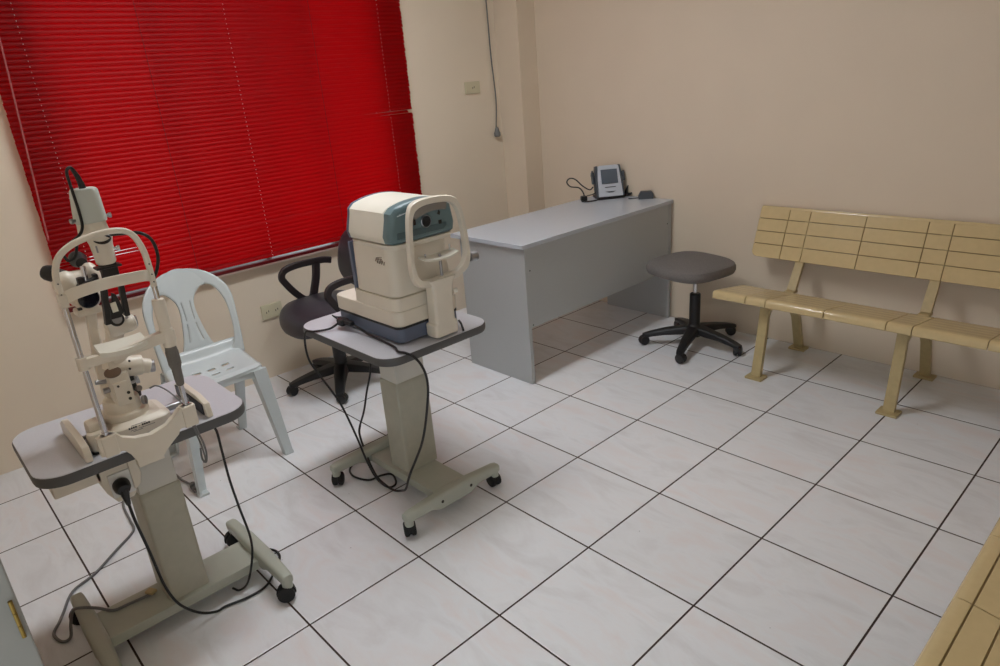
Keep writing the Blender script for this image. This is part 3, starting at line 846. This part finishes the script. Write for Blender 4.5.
# centre post with its two screws
po = MB().ext([(x-.335, y-1.478, .735) for x, y in rrect(.046, .052, .008, 3)], (0, 0, .094), .002)
po.span((-.318, -1.500, .742), (-.305, -1.462, .81), .003)
poo = P('centre_post', po, 'cream')
for y, z_, q in ((-1.468, .775, .0042), (-1.468, .757, .0042), (-1.488, .80, .003)): P('screw', MB().cyl((-.306, y, z_), (-.3025, y, z_), q, n=12), 'darkhole', poo)
P('lock_lever', MB().lathe([(0, -.004), (.011, -.004), (.011, .004), (0, .004)], (-.325, -1.435, .795), (.3, 1, .2)).cyl((-.325, -1.46, .790), (-.325, -1.43, .795), .004).lathe([(0, -.003), (.008, -.003), (.008, .003), (0, .003)], (-.318, -1.438, .772), (1, .4, .2)), 'steel', poo)
P('lock_screw', MB().cyl((-.345, -1.505, .81), (-.345, -1.53, .815), .006).cyl((-.33, -1.505, .79), (-.33, -1.52, .79), .008), 'steel', poo)
P('recess_cap', MB().lathe([(0, 0), (.021, 0), (.021, .003), (0, .0035)], (-.325, -1.487, .834), (.35, -.1, .9)), 'brown', poo)
# lower swivel arm: horizontal barrel with knob
P('swivel_barrel', MB().cyl((-.365, -1.490, .838), (-.355, -1.405, .822), .030, .028, bev=.004).cyl((-.355, -1.41, .822), (-.352, -1.388, .812), .021, bev=.003).cyl((-.37, -1.468, .83), (-.37, -1.45, .91), .034, .028, n=28, bev=.004), 'cream')
P('barrel_knob', MB().lathe([(0, 0), (.016, 0), (.0175, .003), (.0175, .012), (.015, .014), (0, .0135)], (-.352, -1.390, .812), (.15, 1, -.10)), 'steel')
P('pin', MB().cyl((-.329, -1.440, .852), (-.326, -1.440, .852), .003, n=8).cyl((-.329, -1.444, .83), (-.326, -1.444, .83), .003, n=8), 'darkhole')
# upper tilt barrel and chrome knob
P('tilt_barrel', MB().cyl((-.335, -1.470, .950), (-.335, -1.405, .954), .024, bev=.004).cyl((-.335, -1.418, .953), (-.335, -1.398, .954), .020, bev=.003).cyl((-.36, -1.455, .90), (-.345, -1.450, .945), .024, .022), 'cream')
P('tilt_knob', MB().lathe([(0, 0), (.013, 0), (.0155, .003), (.0155, .006), (.010, .0075), (.007, .006), (0, .006)], (-.335, -1.399, .954), (.25, 1, 0)), 'chrome')
P('barrel_screw', MB().cyl((-.318, -1.466, .972), (-.312, -1.466, .974), .004, n=10).cyl((-.318, -1.419, .974), (-.312, -1.419, .976), .004, n=10), 'steel')
# microscope arm
ar = MB(); rings = []
for (x, y, z_, wx, wy) in ((-.405, -1.498, .775, .030, .028), (-.420, -1.496, .82, .028, .026), (-.425, -1.488, .90, .024, .026), (-.425, -1.482, .955, .022, .026), (-.415, -1.480, 1.00, .030, .030)):
    rings.append([(x+a, y+b, z_+0) for a, b in rrect(wx, wy, .006, 3)])
P('microscope_arm', ar.loft(rings).span((-.42, -1.512, .752), (-.36, -1.478, .785), .006), 'cream')
# microscope head: body, objective, prism box, eyepieces
mh = MB()
ax = Vector((1, .12, -.10)).normalized()
mh.lathe([(0, -.050), (.030, -.050), (.034, -.045), (.036, -.01), (.034, .028), (.029, .034), (0, .034)], (-.400, -1.487, 1.040), ax)
mh.box((-.425, -1.500, 1.075), (.075, .085, .052), .018, 4)
mh.ball((-.405, -1.455, 1.085), .031, (1.0, .75, 1.2)).ball((-.408, -1.515, 1.078), .032, (1.0, .9, 1.1))
mh.box((-.405, -1.487, .998), (.05, .06, .02), .006)
mho = P('microscope', mh, 'cream')
P('objective', MB().lathe([(.0255, 0), (.0265, .002), (.0255, .004), (.0, .006)], Vector((-.400, -1.487, 1.040))+ax*.0335, ax), 'lensblack', mho)
for y0, z0 in ((-1.532, 1.106), (-1.462, 1.122)):
    P('eyepiece', MB().lathe([(.0, -.026), (.017, -.026), (.020, -.020), (.022, -.004), (.018, .004), (.014, .03), (0, .03)], (-.465 if z0 > 1.12 else -.43, y0, z0), (1, .0, -.15) if z0 > 1.12 else (.75, .7, -.25)), 'black', mho)
P('focus_lever', MB().cyl((-.362, -1.478, 1.080), (-.370, -1.474, 1.122), .0068, n=14, bev=.001), 'chrome', mho)
P('filter_block', MB().box((-.358, -1.475, 1.076), (.024, .052, .020), .004, rot=Matrix.Rotation(.25, 3, 'X')).box((-.360, -1.490, 1.082), (.02, .016, .03), .003).box((-.36, -1.455, 1.084), (.02, .012, .028), .003), 'black', mho)
P('clip', MB().box((-.352, -1.512, 1.018), (.012, .010, .006), .001).box((-.365, -1.450, 1.020), (.012, .012, .006), .001), 'black', mho)
# illumination tower: black twin rails, mirror, collar
tw = MB()
TXx = -.300
tw.span((TXx-.016, -1.450, 1.082), (TXx+.014, -1.412, 1.132), .004)
tw.span((TXx-.020, -1.462, 1.118), (TXx+.018, -1.402, 1.124), .002)
for a, b, wd in (((TXx, -1.452, 1.09), (TXx+.004, -1.470, .975), .007), ((TXx, -1.413, 1.09), (TXx+.004, -1.421, .985), .0062)):
    d = Vector(b)-Vector(a)
    tw.ext([(a[0]-.010, a[1]-wd, a[2]), (a[0]-.010, a[1]+wd, a[2]), (b[0]-.010, b[1]+wd, b[2]), (b[0]-.010, b[1]-wd, b[2])], (.020, 0, 0), .0015)
tw.ext([(TXx-.006, y, z_) for y, z_ in ((-1.463, 1.000), (-1.456, 1.025), (-1.446, 1.030), (-1.441, 1.052), (-1.434, 1.048), (-1.429, 1.030), (-1.426, .998), (-1.436, .985), (-1.460, .985))], (.014, 0, 0), .0015)
tw.lathe([(.0125, -.003), (.018, -.003), (.019, 0), (.018, .003), (.0125, .003), (.0125, -.003)], (TXx+.004, -1.447, .982), (1, .1, .25), cap=False)
two = P('illumination_tower', tw, 'black')
P('mirror', MB().lathe([(0, 0), (.0135, 0), (.0135, .0015), (0, .002)], (TXx+.005, -1.447, .982), (1, .1, .25)), 'lensgrey', two)
P('label_tab', MB().box((TXx+.010, -1.446, 1.016), (.004, .014, .026), .001, rot=Matrix.Rotation(.05, 3, 'X')), 'offwhite', two)
# lamp column and housing
nk = MB().lathe([(.0, 1.128), (.020, 1.129), (.0235, 1.134), (.0245, 1.160), (.0265, 1.182), (.030, 1.196), (.031, 1.204), (.028, 1.208), (0, 1.208)], (TXx, -1.432, 0))
nk.lathe([(.026, 1.196), (.034, 1.198), (.035, 1.214), (.033, 1.230), (.034, 1.250), (0, 1.250)], (TXx-.022, -1.436, 0))
nko = P('lamp_neck', nk, 'cream')
P('slot_mark', MB().box((TXx+.020, -1.449, 1.172), (.006, .004, .018), .001), 'steel', nko)
P('slit_opening', MB().lathe([(0, 0), (.022, 0), (.022, .003), (0, .0035)], (TXx+.015, -1.431, 1.198), (.75, 0, .8)), 'darkhole', nko)
P('neck_knob', MB().lathe([(0, 0), (.005, 0), (.005, .006), (.0075, .008), (.0075, .014), (0, .0145)], (TXx, -1.407, 1.162), (.2, 1, 0)), 'chrome', nko)
hs = MB()
rings = []
for wx, wy, z_, dy in ((.066, .068, 1.236, -1.436), (.068, .070, 1.242, -1.436), (.062, .064, 1.290, -1.434), (.058, .060, 1.314, -1.433), (.052, .054, 1.319, -1.433)):
    rings.append([(TXx-.020+a, dy+b, z_) for a, b in rrect(wx, wy, .020, 5)])
hso = P('lamp_housing', hs.loft(rings), mat('pale_grey_green_enamel', (196, 202, 194), .4, var=.02))
for s_ in (-1, 1):
    P('housing_screw', MB().lathe([(0, 0), (.004, 0), (.004, .006), (.0065, .008), (.0065, .014), (0, .0145)], (TXx-.010, -1.436+s_*.033, 1.246), (.25, s_, 0)), 'steel', hso)
P('lamp_lead', MB().cyl((TXx-.02, -1.433, 1.318), (TXx-.02, -1.434, 1.334), .0085, .0075, n=14).tube([(TXx-.02, -1.434, 1.330), (TXx-.019, -1.438, 1.352), (TXx-.010, -1.449, 1.372), (TXx, -1.461, 1.362), (TXx+.012, -1.463, 1.320), (TXx+.018, -1.463, 1.27), (TXx+.02, -1.466, 1.232), (TXx+.025, -1.482, 1.212), (TXx+.03, -1.510, 1.198), (TXx+.03, -1.524, 1.182), (TXx+.028, -1.518, 1.160), (TXx+.02, -1.500, 1.166), (TXx+.02, -1.487, 1.196)], [.0075, .006, .0042, .0036, .0036, .0036, .0036, .0036, .0036, .0036, .0036, .0036, .0036], n=8), 'blackpvc', hso)
P('frame_lead', MB().tube([(TXx+.055, -1.470, 1.212), (TXx+.070, -1.445, 1.218), (TXx+.080, -1.425, 1.206)], .0034, n=8).tube([(TXx+.02, -1.42, 1.203), (RX-.04, -1.385, 1.203), (RX-.02, -1.355, 1.200), (RX-.012, -1.335, 1.178), (RX-.010, -1.331, 1.138), (RX-.008, -1.342, 1.104), (RX-.006, -1.357, 1.082)], .0042, n=8), 'blackpvc')
P('base_lead', MB().tube([(-.330, -1.410, .757), (-.325, -1.392, .760), (-.305, -1.372, .742), (-.270, -1.352, .706), (-.252, -1.345, .690), (-.232, -1.345, .684)], .0022, n=7), 'greypvc')
P('hanging_lead', MB().tube([(-.212, -1.352, .662), (-.214, -1.345, .62), (-.226, -1.338, .59), (-.240, -1.332, .55), (-.246, -1.337, .517), (-.248, -1.345, .53), (-.246, -1.343, .565)], .0028, n=7).tube([(-.214, -1.356, .664), (-.218, -1.350, .62), (-.232, -1.342, .575), (-.243, -1.338, .53), (-.247, -1.344, .518)], .0024, n=7), 'greypvc')

# cords of the near table
c1 = empty('mains_cable', (T1[0]+.075, T1[1]-.08, .54), 'thick black mains cord plugged under the nearer table and looping over the floor', 'cord')
o1 = tuple(c1.location)
MB().lathe([(0, .0), (.021, 0), (.022, .006), (.021, .020), (.016, .030), (0, .031)], (-.276, -1.556, .540), (1, -.05, -.25)).tube([(-.256, -1.556, .530), (-.250, -1.557, .505), (-.252, -1.556, .485)], [.013, .0085, .006], n=10).build('plug', 'black', c1, o1)
MB().tube([(-.252, -1.556, .49), (-.255, -1.553, .43), (-.262, -1.541, .312), (-.264, -1.531, .19), (-.262, -1.515, .118), (-.258, -1.490, .072), (-.256, -1.455, .034), (-.260, -1.415, .010), (-.266, -1.384, .006), (-.250, -1.318, .006), (-.256, -1.255, .006), (-.300, -1.205, .006), (-.352, -1.160, .006), (-.400, -1.150, .006), (-.440, -1.170, .007)], .0040, n=10).build('lead', 'blackpvc', c1, o1)
c2 = MB().tube([(-.300, -1.305, .612), (-.262, -1.286, .60), (-.252, -1.286, .53), (-.252, -1.285, .427), (-.255, -1.276, .316), (-.262, -1.264, .20), (-.268, -1.272, .123), (-.276, -1.300, .040), (-.296, -1.325, .012), (-.330, -1.335, .006)], .0037, n=10)
hold(c2, 'hanging_power_cable', 'blackpvc', (-.26, -1.285, .6), 'black cable hanging from the right end of the nearer table top', 'cable')
c3 = empty('extension_lead', (-.5, -1.7, 0), 'grey mains lead on the floor around the nearer table, plug beside a chair leg', 'cord')
o3 = tuple(c3.location)
MB().tube([(-.395, -1.540, .086), (-.40, -1.575, .086), (-.405, -1.615, .086), (-.412, -1.655, .086), (-.420, -1.688, .112), (-.440, -1.720, .124), (-.468, -1.744, .112), (-.490, -1.760, .060), (-.500, -1.772, .008), (-.505, -1.795, .005), (-.560, -1.806, .005), (-.605, -1.782, .005), (-.640, -1.764, .005), (-.735, -1.715, .005), (-.780, -1.635, .005), (-.858, -1.550, .005), (-.937, -1.466, .005), (-1.016, -1.453, .005), (-1.15, -1.44, .005), (-1.26, -1.40, .005), (-1.31, -1.31, .005), (-1.26, -1.218, .005), (-1.16, -1.206, .006), (-1.07, -1.192, .010)], .0046, n=9).build('lead', 'greypvc', c3, o3)
MB().lathe([(0, 0), (.008, .001), (.013, .012), (.016, .026), (.016, .034), (0, .035)], (-1.078, -1.192, .017), (1, -.06, 0)).box((-1.030, -1.196, .013), (.030, .022, .022), .004).build('plug', 'greypvc', c3, o3)
MB().cyl((-1.015, -1.188, .017), (-.997, -1.190, .017), .0022, n=8).cyl((-1.015, -1.203, .017), (-.997, -1.205, .017), .0022, n=8).build('prong', 'steel', c3, o3)
MB().box((-.402, -1.548, .092), (.030, .022, .010), .003, rot=Matrix.Rotation(.5, 3, 'Z')).build('tape_tag', 'yellowleg', c3, o3)
# ------------------------------------------------------------------ auto refractor on the far table
AO = (-.43, -.495, .646)
af = empty('autorefractor', AO, 'boxy cream eye-testing machine with lens panel and chin rest frame, on the farther wheeled table', 'eye-testing machine')
def A(name, mb, m, parent=None, ang=35): return mb.build(name, m, parent or af, AO, ang)
X0, X1, Y0, Y1 = -.652, -.232, -.632, -.352
def slab(x0, x1, y0, y1, z0, z1, r, inset_top=0., bev=.004, inset_bot=0.):
    w_, d_ = x1-x0, y1-y0; cx, cy = (x0+x1)/2, (y0+y1)/2
    rings = []
    for ins, z_ in ((bev+inset_bot, z0), (inset_bot, z0+bev), (inset_top, z1-bev), (inset_top+bev*.3, z1-bev*.3), (inset_top+bev, z1)):
        rings.append([(cx+x, cy+y, z_) for x, y in rrect(w_-2*ins, d_-2*ins, max(.003, r-ins), 6)])
    return MB().loft(rings)
A('base_plate', slab(X0+.004, X1-.004, Y0+.004, Y1-.004, .652, .706, .030), 'blue')
A('seam', slab(X0+.002, X1-.002, Y0+.002, Y1-.002, .703, .711, .030, bev=.001), 'black')
ft = MB()
for x in (X0+.04, X1-.05):
    for y in (Y0+.04, Y1-.04): ft.cyl((x, y, .646), (x, y, .654), .014)
A('rubber_foot', ft, 'rubber')
A('lower_body', slab(X0, X1, Y0, Y1, .709, .768, .034, 0, .007), 'cream')
A('middle_band', slab(-.515, X1-.004, Y0+.004, Y1-.004, .764, .812, .034, .002, .004), 'cream')
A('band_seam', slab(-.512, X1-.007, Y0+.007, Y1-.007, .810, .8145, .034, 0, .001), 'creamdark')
A('upper_body', slab(-.498, X1-.008, Y0+.008, Y1-.008, .8135, .990, .042, .004, .005), 'cream')
A('rear_panel', MB().span((-.506, Y0+.030, .790), (-.490, Y1-.030, .985), .006).ext([(-.506, Y0+.014, .80), (-.486, Y0+.014, .80), (-.496, Y0+.014, .985), (-.506, Y0+.014, .985)], (0, .03, 0)), 'blue')
vm = MB()
for k in range(5):
    vm.box((-.325+k*.012, Y0+.0085, .945-k*.002), (.0018, .002, .018-abs(k-2)*.002), rot=Matrix.Rotation(.5, 3, 'Y'))
for k in range(4):
    vm.box((-.305, Y0+.0085, .954-k*.006), (.034, .002, .0012), rot=Matrix.Rotation(-.12, 3, 'Y'))
A('vent_mark', vm, 'brown')
# head with an arched top
def head_ring(x, ins, z0=1.000):
    y0, y1 = Y0+.020+ins, Y1-.006-ins; Ya, Yb = Y0+.004+ins, Y1+.004-ins
    pts = []; n = 14
    for i in range(n+1):
        u = i/n; y = y0+(y1-y0)*u
        pts.append((x, y, 1.113-ins+.026*math.sin(PI*u)**.75*1.0 if 0 < u < 1 else 1.106-ins))
    pts += [(x, y1+.003, 1.085), (x, Yb+.001, z0+.03+ins), (x, Yb-.006, z0+.006+ins), (x, Yb-.022, z0+ins), (x, Ya+.022, z0+ins), (x, Ya+.006, z0+.006+ins), (x, Ya-.001, z0+.03+ins), (x, y0-.003, 1.085)]
    return pts
A('neck', slab(-.480, X1+.010, Y0+.010, Y1-.002, .984, 1.002, .036, -.004, .004), 'cream')
A('head_shell', MB().loft([head_ring(x, i) for x, i in ((-.472, .004), (-.468, 0), (-.262, 0), (-.258, .003))]), 'offwhite')
A('head_rear', MB().loft([head_ring(x, i) for x, i in ((-.490, .012), (-.488, .004), (-.480, -.001), (-.470, -.001))]), 'blue')
pn = A('front_panel', MB().loft([head_ring(x, i) for x, i in ((-.256, .0005), (-.240, .0005), (-.224, .003), (-.216, .010), (-.213, .020))]), 'teal')
A('panel_lip', MB().ext([(-.217, y, z_) for y, z_ in ((-.60, 1.020), (-.405, 1.020), (-.392, 1.030), (-.392, 1.042), (-.60, 1.042))], (.006, 0, 0), .002), 'dkpanel', pn)
ln = MB().lathe([(.019, -.004), (.0215, -.002), (.0215, .003), (.0195, .005), (.0180, .003)], (-.212, -.478, 1.060), (1, 0, 0), cap=False)
A('lens_ring', ln, 'steel', pn)
A('lens', MB().lathe([(.0186, -.003), (.0186, .0035), (.014, .0028), (.0105, .0012), (0, .0008)], (-.212, -.478, 1.060), (1, 0, 0)), 'rubber', pn)
A('sensor_window', MB().ext([(-.2135, y, z_) for y, z_ in ((-.427, 1.076), (-.418, 1.070), (-.414, 1.080), (-.418, 1.088))], (.003, 0, 0)).span((-.2135, -.424, 1.040), (-.2105, -.412, 1.053)), 'darkhole', pn)
A('trim_line', MB().tube([(-.2125, -.590, 1.096), (-.2115, -.53, 1.106), (-.2115, -.48, 1.111)], .0016, n=6), 'screenframe', pn)
A('side_window', MB().span((-.2135, -.530, 1.056), (-.211, -.520, 1.078)), 'darkhole', pn)
# chin rest post and frame
FX = -.185; FC = -.452
pm = MB(); rings = []
for wy, wx, z_, cx in ((.100, .060, .652, -.206), (.104, .064, .660, -.206), (.104, .064, .695, -.206), (.088, .056, .703, -.204), (.086, .052, .80, -.200), (.096, .046, .84, -.194), (.12, .040, .862, -.188)):
    rings.append([(cx+x, FC-.012+y, z_) for x, y in rrect(wx, wy, .012, 4)])
A('chin_rest_post', pm.loft(rings), 'cream')
fo = [(-.060, .838), (-.108, .852), (-.130, .888), (-.133, .955), (-.126, 1.04), (-.116, 1.102), (-.094, 1.134), (-.04, 1.143), (.03, 1.140), (.078, 1.128), (.104, 1.092), (.118, 1.03), (.126, .955), (.126, .905), (.108, .868), (.060, .846)]
fi = [(-.055, .866), (-.094, .876), (-.112, .905), (-.115, .955), (-.109, 1.04), (-.100, 1.088), (-.080, 1.111), (-.04, 1.120), (.03, 1.118), (.066, 1.106), (.087, 1.080), (.099, 1.03), (.106, .955), (.104, .918), (.088, .890), (.055, .872)]
O_, I_ = catmull([(FX, FC+y, z_) for y, z_ in fo], 4), catmull([(FX, FC+y, z_) for y, z_ in fi], 4)
rings = []
for a, b in zip(O_, I_):
    m_ = (a+b)/2; rings.append([a+Vector((-.010, 0, 0)), a+Vector((.006, 0, 0)), a*.8+m_*.2+Vector((.010, 0, 0)), b*.8+m_*.2+Vector((.010, 0, 0)), b+Vector((.006, 0, 0)), b+Vector((-.010, 0, 0))])
fro = A('chin_rest_frame', MB().loft(rings, closed=True), 'cream', ang=50)
A('forehead_pad', MB().tube([(FX-.010, FC-.090, 1.092), (FX-.004, FC-.066, 1.104), (FX-.002, FC-.02, 1.112), (FX-.004, FC+.030, 1.110), (FX-.008, FC+.045, 1.106)], .5, sub=5, flat=(.018, .034), up=(0, 0, 1)), 'padgrey', fro)
cc = []
for i in range(13):
    s_ = -1+2*i/12; row = []
    for t_ in (-1, -.6, -.2, .2, .6, 1):
        dep = -.006*(1-s_*s_)*(1-.2*t_*t_)+.003*abs(s_)**3-.003*t_
        row.append((FX-.002+t_*.030*(1-.4*s_*s_), FC-.006+s_*.074, .943+dep))
    row += [(x, y, z_-.006) for x, y, z_ in row[::-1]]
    cc.append(row)
A('chin_cup', MB().loft(cc), 'offwhite')
A('chin_pin', MB().cyl((FX, FC-.004, .860), (FX, FC-.004, .945), .0055, n=14), 'steel')
A('cup_pin', MB().cyl((FX-.012, FC+.052, .945), (FX-.012, FC+.052, .966), .003, n=10).cyl((FX-.012, FC-.056, .940), (FX-.012, FC-.056, .954), .003, n=10), 'chrome')
kn = A('height_knob', MB().lathe([(0, 0), (.012, 0), (.018, .006), (.019, .028), (.016, .032), (0, .033)], (FX-.010, FC+.134, .900), (.25, 1, 0)), 'steel')
A('knob_collar', MB().lathe([(0, 0), (.016, 0), (.016, .012), (0, .012)], (FX-.012, FC+.122, .900), (.25, 1, 0)), 'black', kn)
A('lock_screw', MB().lathe([(0, 0), (.006, 0), (.008, .003), (.008, .012), (0, .014)], (-.186, FC+.042, .80), (.5, 1, .1)), 'offwhite')
A('side_lead', MB().tube([(-.224, -.372, .668), (-.205, -.378, .662), (-.185, -.388, .652), (-.170, -.398, .650)], .0042, n=8), 'blackpvc')

# cords of the far table
k1 = empty('signal_cable', (-.56, -.655, .66), 'black cable plugged into the boxy machine, dropping left of its table column', 'cable')
ok = tuple(k1.location)
MB().box((-.575, -.652, .675), (.040, .036, .026), .006).box((-.535, -.650, .678), (.05, .022, .018), .005).cyl((-.60, -.652, .675), (-.58, -.652, .675), .012).build('connector', 'black', k1, ok)
MB().tube([(-.600, -.655, .678), (-.63, -.66, .690), (-.665, -.64, .676), (-.70, -.60, .652), (-.66, -.55, .650)], .0032, n=7).tube([(-.585, -.665, .672), (-.600, -.700, .655), (-.635, -.745, .651), (-.672, -.762, .645), (-.690, -.765, .590), (-.690, -.760, .52), (-.672, -.735, .448), (-.610, -.705, .34), (-.535, -.700, .22), (-.480, -.700, .12), (-.450, -.685, .045), (-.425, -.660, .008), (-.415, -.632, .006), (-.445, -.607, .006), (-.496, -.594, .006), (-.520, -.630, .006), (-.530, -.680, .006), (-.600, -.705, .006), (-.660, -.690, .006), (-.695, -.640, .006), (-.690, -.590, .006), (-.66, -.52, .006)], .0042, n=9).build('lead', 'blackpvc', k1, ok)
k2 = MB().tube([(-.53, -.648, .674), (-.48, -.644, .668), (-.40, -.645, .656), (-.300, -.646, .652), (-.235, -.655, .652), (-.190, -.672, .653), (-.160, -.664, .653), (-.132, -.650, .640), (-.124, -.628, .600), (-.128, -.612, .54), (-.135, -.616, .461), (-.140, -.655, .32), (-.175, -.705, .19), (-.235, -.692, .10), (-.325, -.655, .032), (-.385, -.655, .007), (-.430, -.662, .014), (-.500, -.660, .030), (-.585, -.640, .075), (-.645, -.625, .150), (-.638, -.620, .196)], .0046, n=9)
hold(k2, 'machine_power_cable', 'blackpvc', (-.25, -.65, .65), 'black cord running along the boxy machine and looping down in front of its table column', 'cord')
k3 = MB().tube([(-.638, -.620, .196), (-.585, -.62, .28), (-.534, -.62, .387), (-.490, -.62, .470), (-.470, -.62, .54), (-.468, -.618, .575)], .0040, n=8)
hold(k3, 'thin_power_cable', 'blackpvc', (-.5, -.63, .6), 'thin black cable dropping from beneath the farther wheeled table', 'cable')

# ------------------------------------------------------------------ added key lamp, unseen above the frame, and daylight
LP = (-.58, -.40, H)
lp = empty('added_key_lamp', (LP[0], LP[1], H), 'added unseen ceiling lamp that gives the room its main light', 'lamp')
MB().box((0, 0, -.03), (.34, 1.24, .06), .006).build('lamp_body', 'lampbody', lp)
MB().box((0, 0, -.066), (.28, 1.16, .014), .003).build('diffuser', 'lamp', lp)

wd = bpy.data.worlds.new('sky'); SC.world = wd; wd.use_nodes = True
nt = wd.node_tree; bg = nt.nodes['Background']
sky = nt.nodes.new('ShaderNodeTexSky'); sky.sky_type = 'HOSEK_WILKIE'; sky.turbidity = 8.; sky.sun_direction = (-.6, -.3, .74)
mx = nt.nodes.new('ShaderNodeMix'); mx.data_type = 'RGBA'; mx.inputs[0].default_value = .25
mx.inputs[6].default_value = (.86, .93, 1., 1)
nt.links.new(sky.outputs[0], mx.inputs[7]); nt.links.new(mx.outputs[2], bg.inputs['Color'])
bg.inputs['Strength'].default_value = 1.7

# ------------------------------------------------------------------ camera
cam = bpy.data.cameras.new('camera'); co_ = bpy.data.objects.new('camera', cam); COL.objects.link(co_)
r_ = Vector((.68433675, .72509249, -.07696811)); d_ = Vector((.20846659, -.29570742, -.93225469)); f_ = Vector((-.69873092, .62193086, -.35352101))
m4 = Matrix.Identity(4)
for i in range(3):
    m4[i][0] = r_[i]; m4[i][1] = -d_[i]; m4[i][2] = -f_[i]
m4.translation = Vector((1.648985, -1.841330, 1.503140))
co_.matrix_world = m4
cam.sensor_width = 36.; cam.lens = 36.*.681996; cam.clip_start = .02
SC.camera = co_
SC.view_settings.view_transform = 'Standard'; SC.view_settings.look = 'None'
SC.view_settings.gamma = 1.; SC.view_settings.use_curve_mapping = False
SC.view_settings.exposure = .08
